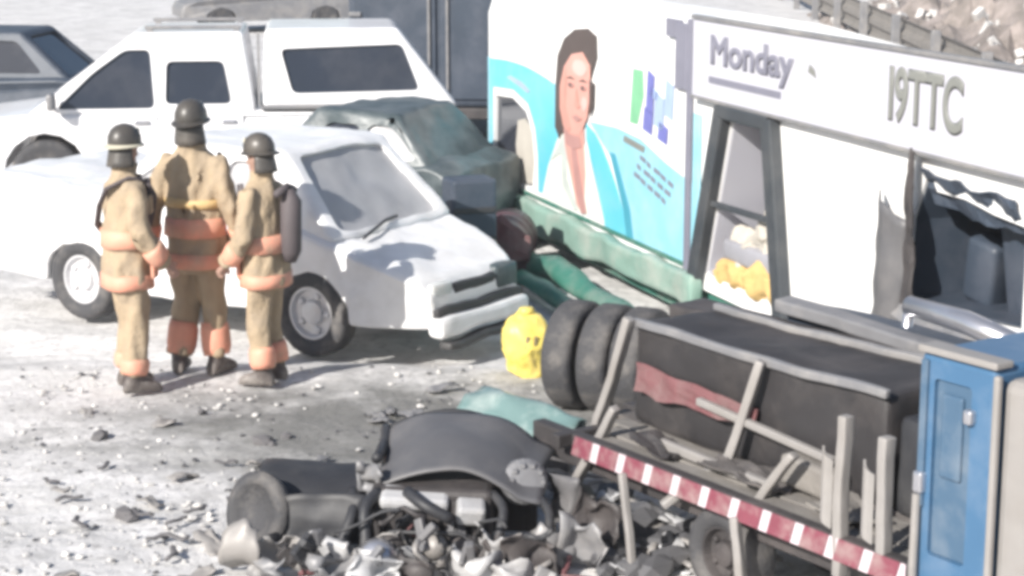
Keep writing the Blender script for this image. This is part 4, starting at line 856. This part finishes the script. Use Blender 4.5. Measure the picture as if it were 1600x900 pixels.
for i in range(8):
    bm = BM(); loft(bm, [railsec(-8 + 4 * i), railsec(-8 + 4 * i + 3.96)]); obj('rail_section', bm, 'plank', gr)
    bm = BM(); box(bm, (-6 + 4 * i, -.12, .45), (.12, .16, 1.0), bev=.015); obj('post', bm, 'grey', gr)
bk = thing('earth_bank', 'low bank of brown rubble and earth past the guardrail', 'earth bank', (9.2, 33.0, GF), 0)
bm = BM(); N_ = 40; gv = []
for i in range(N_ + 1):
    row = []
    for j in range(N_ + 1):
        x = -1.9 + 7 * i / N_; y = -7 + 26 * j / N_
        e = max(0, 1 - ((x - 1.6) / 3.4) ** 2) * max(0, 1 - ((y - 6) / 13) ** 2)
        row.append(bm.verts.new((x, y, -.15 + e ** .6 * (1.0 + .9 * noise.noise(Vector((x * .9, y * .9, 0))) + .4 * noise.noise(Vector((x * 3, y * 3, 2)))))))
    gv.append(row)
for a, b in zip(gv, gv[1:]):
    for j in range(N_): bm.faces.new((a[j], b[j], b[j + 1], a[j + 1]))
bm2 = bm; obj('mound', bm2, 'earth', bk, False)
bm = BM()
for i in range(260):
    x, y = random.uniform(-1.6, 3), random.uniform(-6, 16); s = random.uniform(.06, .3)
    e = max(0, 1 - ((x - 1.6) / 3.4) ** 2) * max(0, 1 - ((y - 6) / 13) ** 2)
    z = -.15 + e ** .6 * (1.0 + .9 * noise.noise(Vector((x * .9, y * .9, 0))) + .4 * noise.noise(Vector((x * 3, y * 3, 2))))
    box(bm, (x, y, z + s * .1), (s, s * random.uniform(.4, 1), s * .5), (random.random() * 2, random.random() * 2, random.random() * 3))
tag(obj('stones', bm, 'stone', bk), kind='stuff')

# ------------------------------------------------------------ thin haze volume, added to lift the dark tones
hm = bpy.data.materials.new('lifting_haze'); hm.use_nodes = True
hm.node_tree.nodes.remove(hm.node_tree.nodes['Principled BSDF'])
pv = hm.node_tree.nodes.new('ShaderNodeVolumePrincipled'); pv.inputs['Color'].default_value = (.93, .93, .95, 1); pv.inputs['Density'].default_value = .0016; pv.inputs['Anisotropy'].default_value = .2
hm.node_tree.links.new(pv.outputs[0], hm.node_tree.nodes['Material Output'].inputs['Volume'])
bm = BM(); box(bm, (0, 35, 1.6), (90, 90, 5.6)); tag(obj('haze', bm, hm), 'thin pale haze added to lift the dark tones', 'haze', None, 'stuff')

# ------------------------------------------------------------ debris
def stone_mesh(seed, flat):
    bm = BM(); bmesh.ops.create_icosphere(bm, subdivisions=1, radius=1)
    for v in bm.verts: v.co = v.co * (1 + .45 * noise.noise(v.co * 1.3 + Vector((seed, 0, 0)))); v.co.z *= flat
    return bm
rnd = random.Random(5)
def clear(x, y):
    if y > 12.9 and x > -5: return False
    if .1 < x < 4 and y < 11.6: return rnd.random() < .55
    if -1.45 < x < .4 and 8.9 < y < 10.2: return False
    for a, b in ((-2.47, 12.22), (-2.06, 12.66), (-1.62, 12.40), (-1.08, 12.58), (.095, 12.62), (.5, 11.75)):
        if (x - a) ** 2 + (y - b) ** 2 < .09: return False
    return True
for nm, m, cnt, smin, smax in (('gravel', 'stone', 2600, .006, .026), ('rubble', 'greypanel', 1100, .006, .022)):
    bm = BM()
    base = [[v.co.copy() for v in stone_mesh(s, .55).verts] for s in range(4)]
    fc = [[v.index for v in f.verts] for f in stone_mesh(0, 1).faces]
    k = 0
    while k < cnt:
        x, y = rnd.uniform(-5, 3.5), 7 + 8.5 * rnd.random() ** 1.2
        if not clear(x, y): continue
        if noise.noise(Vector((x * 1.6, y * 1.6, 9))) < rnd.uniform(-.4, .5): 
            if rnd.random() < .5: continue
        if m == 'stone' and ((x + .5) / 1.5) ** 2 + ((y - 11.3) / 1.1) ** 2 < 1 and rnd.random() < .85: continue
        s = smin + (smax - smin) * rnd.random() ** 2.5
        Mz = Matrix.Translation((x, y, gz(x, y) + s * .1)) @ Matrix.Rotation(rnd.random() * 6.28, 4, 'Z') @ Matrix.Diagonal((s, s * rnd.uniform(.6, 1.6), s, 1))
        vs = [bm.verts.new(Mz @ p) for p in base[k % 4]]
        for f in fc: bm.faces.new([vs[i] for i in f])
        k += 1
    tag(obj(nm, bm, m), ('pale gravel' if m == 'stone' else 'dark crumbs of debris') + ' strewn over the dusty ground', 'debris', None, 'stuff')
def scrap(name, label, group, m, loc, s, seed, kind):
    bm = BM()
    if kind == 0: sheet(bm, lambda u, v: Vector((s * (u - .5), s * .55 * (v - .5) * (1 - .4 * u), s * .10 + s * .12 * math.sin(u * 3 + seed))) + nv3((u * 2, v * 2, seed), 1.4, seed) * s * .16, 8, 6, .008)
    elif kind == 1: tube(bm, [Vector((s * (i / 6 - .5), s * .12 * math.sin(i + seed), .02 + s * .10 * abs(math.sin(i * .8 + seed)))) for i in range(7)], .012 + .02 * s, 8, .6)
    else:
        bm.free(); bm = stone_mesh(seed * 3.7, .6)
        bmesh.ops.scale(bm, vec=(s * .5, s * .36, s * .5), verts=bm.verts[:]); bmesh.ops.translate(bm, vec=(0, 0, s * .16), verts=bm.verts[:])
    o = obj(name, bm, m, None, kind < 2, loc=(*loc, gz(*loc)), rot=(0, 0, seed * 1.7)); tag(o, label, 'scrap', group)
sets = [('metal_shard', 'pale torn metal shard on the dusty ground before the firefighters', 'pale metal shards on the dust', 'pale', 0, 12, .10, .22, (-3.0, -1.3, 8.4, 11.6)),
        ('scrap_strip', 'thin bent dark strip on the dusty ground', 'bent dark strips on the dust', 'stoned', 1, 12, .10, .24, (-2.9, -1.2, 8.2, 11.4)),
        ('dark_lump', 'dark rough lump of debris on the dusty ground', 'dark lumps on the dust', 'stoned', 2, 13, .04, .15, (-3.2, -1.3, 8.2, 12.2)),
        ('grey_shard', 'dusty grey shard on the darker patch near the wrecked engine', 'grey shards on the darker patch', 'grey', 0, 12, .10, .24, (-1.1, .2, 10.4, 12.2)),
        ('twisted_strut', 'twisted steel strut in the wreckage heap under the striped rail', 'steel struts under the striped rail', 'pale', 1, 18, .22, .5, (.25, 1.2, 8.5, 10.2)),
        ('grey_lump', 'rough grey lump in the wreckage heap under the striped rail', 'lumps under the striped rail', 'greypanel', 2, 34, .12, .34, (.25, 1.2, 8.5, 10.3)),
        ('crumpled_sheet', 'crumpled bright metal sheet in the wreckage heap under the striped rail', 'bright sheets under the striped rail', 'torn', 0, 14, .16, .34, (.25, 1.1, 8.6, 10.0))]
for si, (nm, lb, gp_, m, kd, cnt, a, b, (x0, x1, y0, y1)) in enumerate(sets):
    k = 0; tries = 0
    while k < cnt and tries < 4000:
        tries += 1
        x, y = rnd.uniform(x0, x1), rnd.uniform(y0, y1)
        if si >= 4 and (x - 1.02) ** 2 + (y - 8.47) ** 2 < .2: continue
        if si < 4 and not clear(x, y): continue
        if si >= 4:                                  # stay on the near side of the rail
            d = (x - .29) * .821 + (y - 9.2) * .571
            if d > .62 or d < -.5 or (x < .42 and y < 9.75): continue
        sz = rnd.uniform(a, b); lw = ('small ', 'medium-sized ', 'large ')[min(2, int((sz - a) / (b - a) * 3))]
        scrap(nm, lw + lb, gp_, m, (x, y), sz, k + si * 31 + 1, kd); k += 1
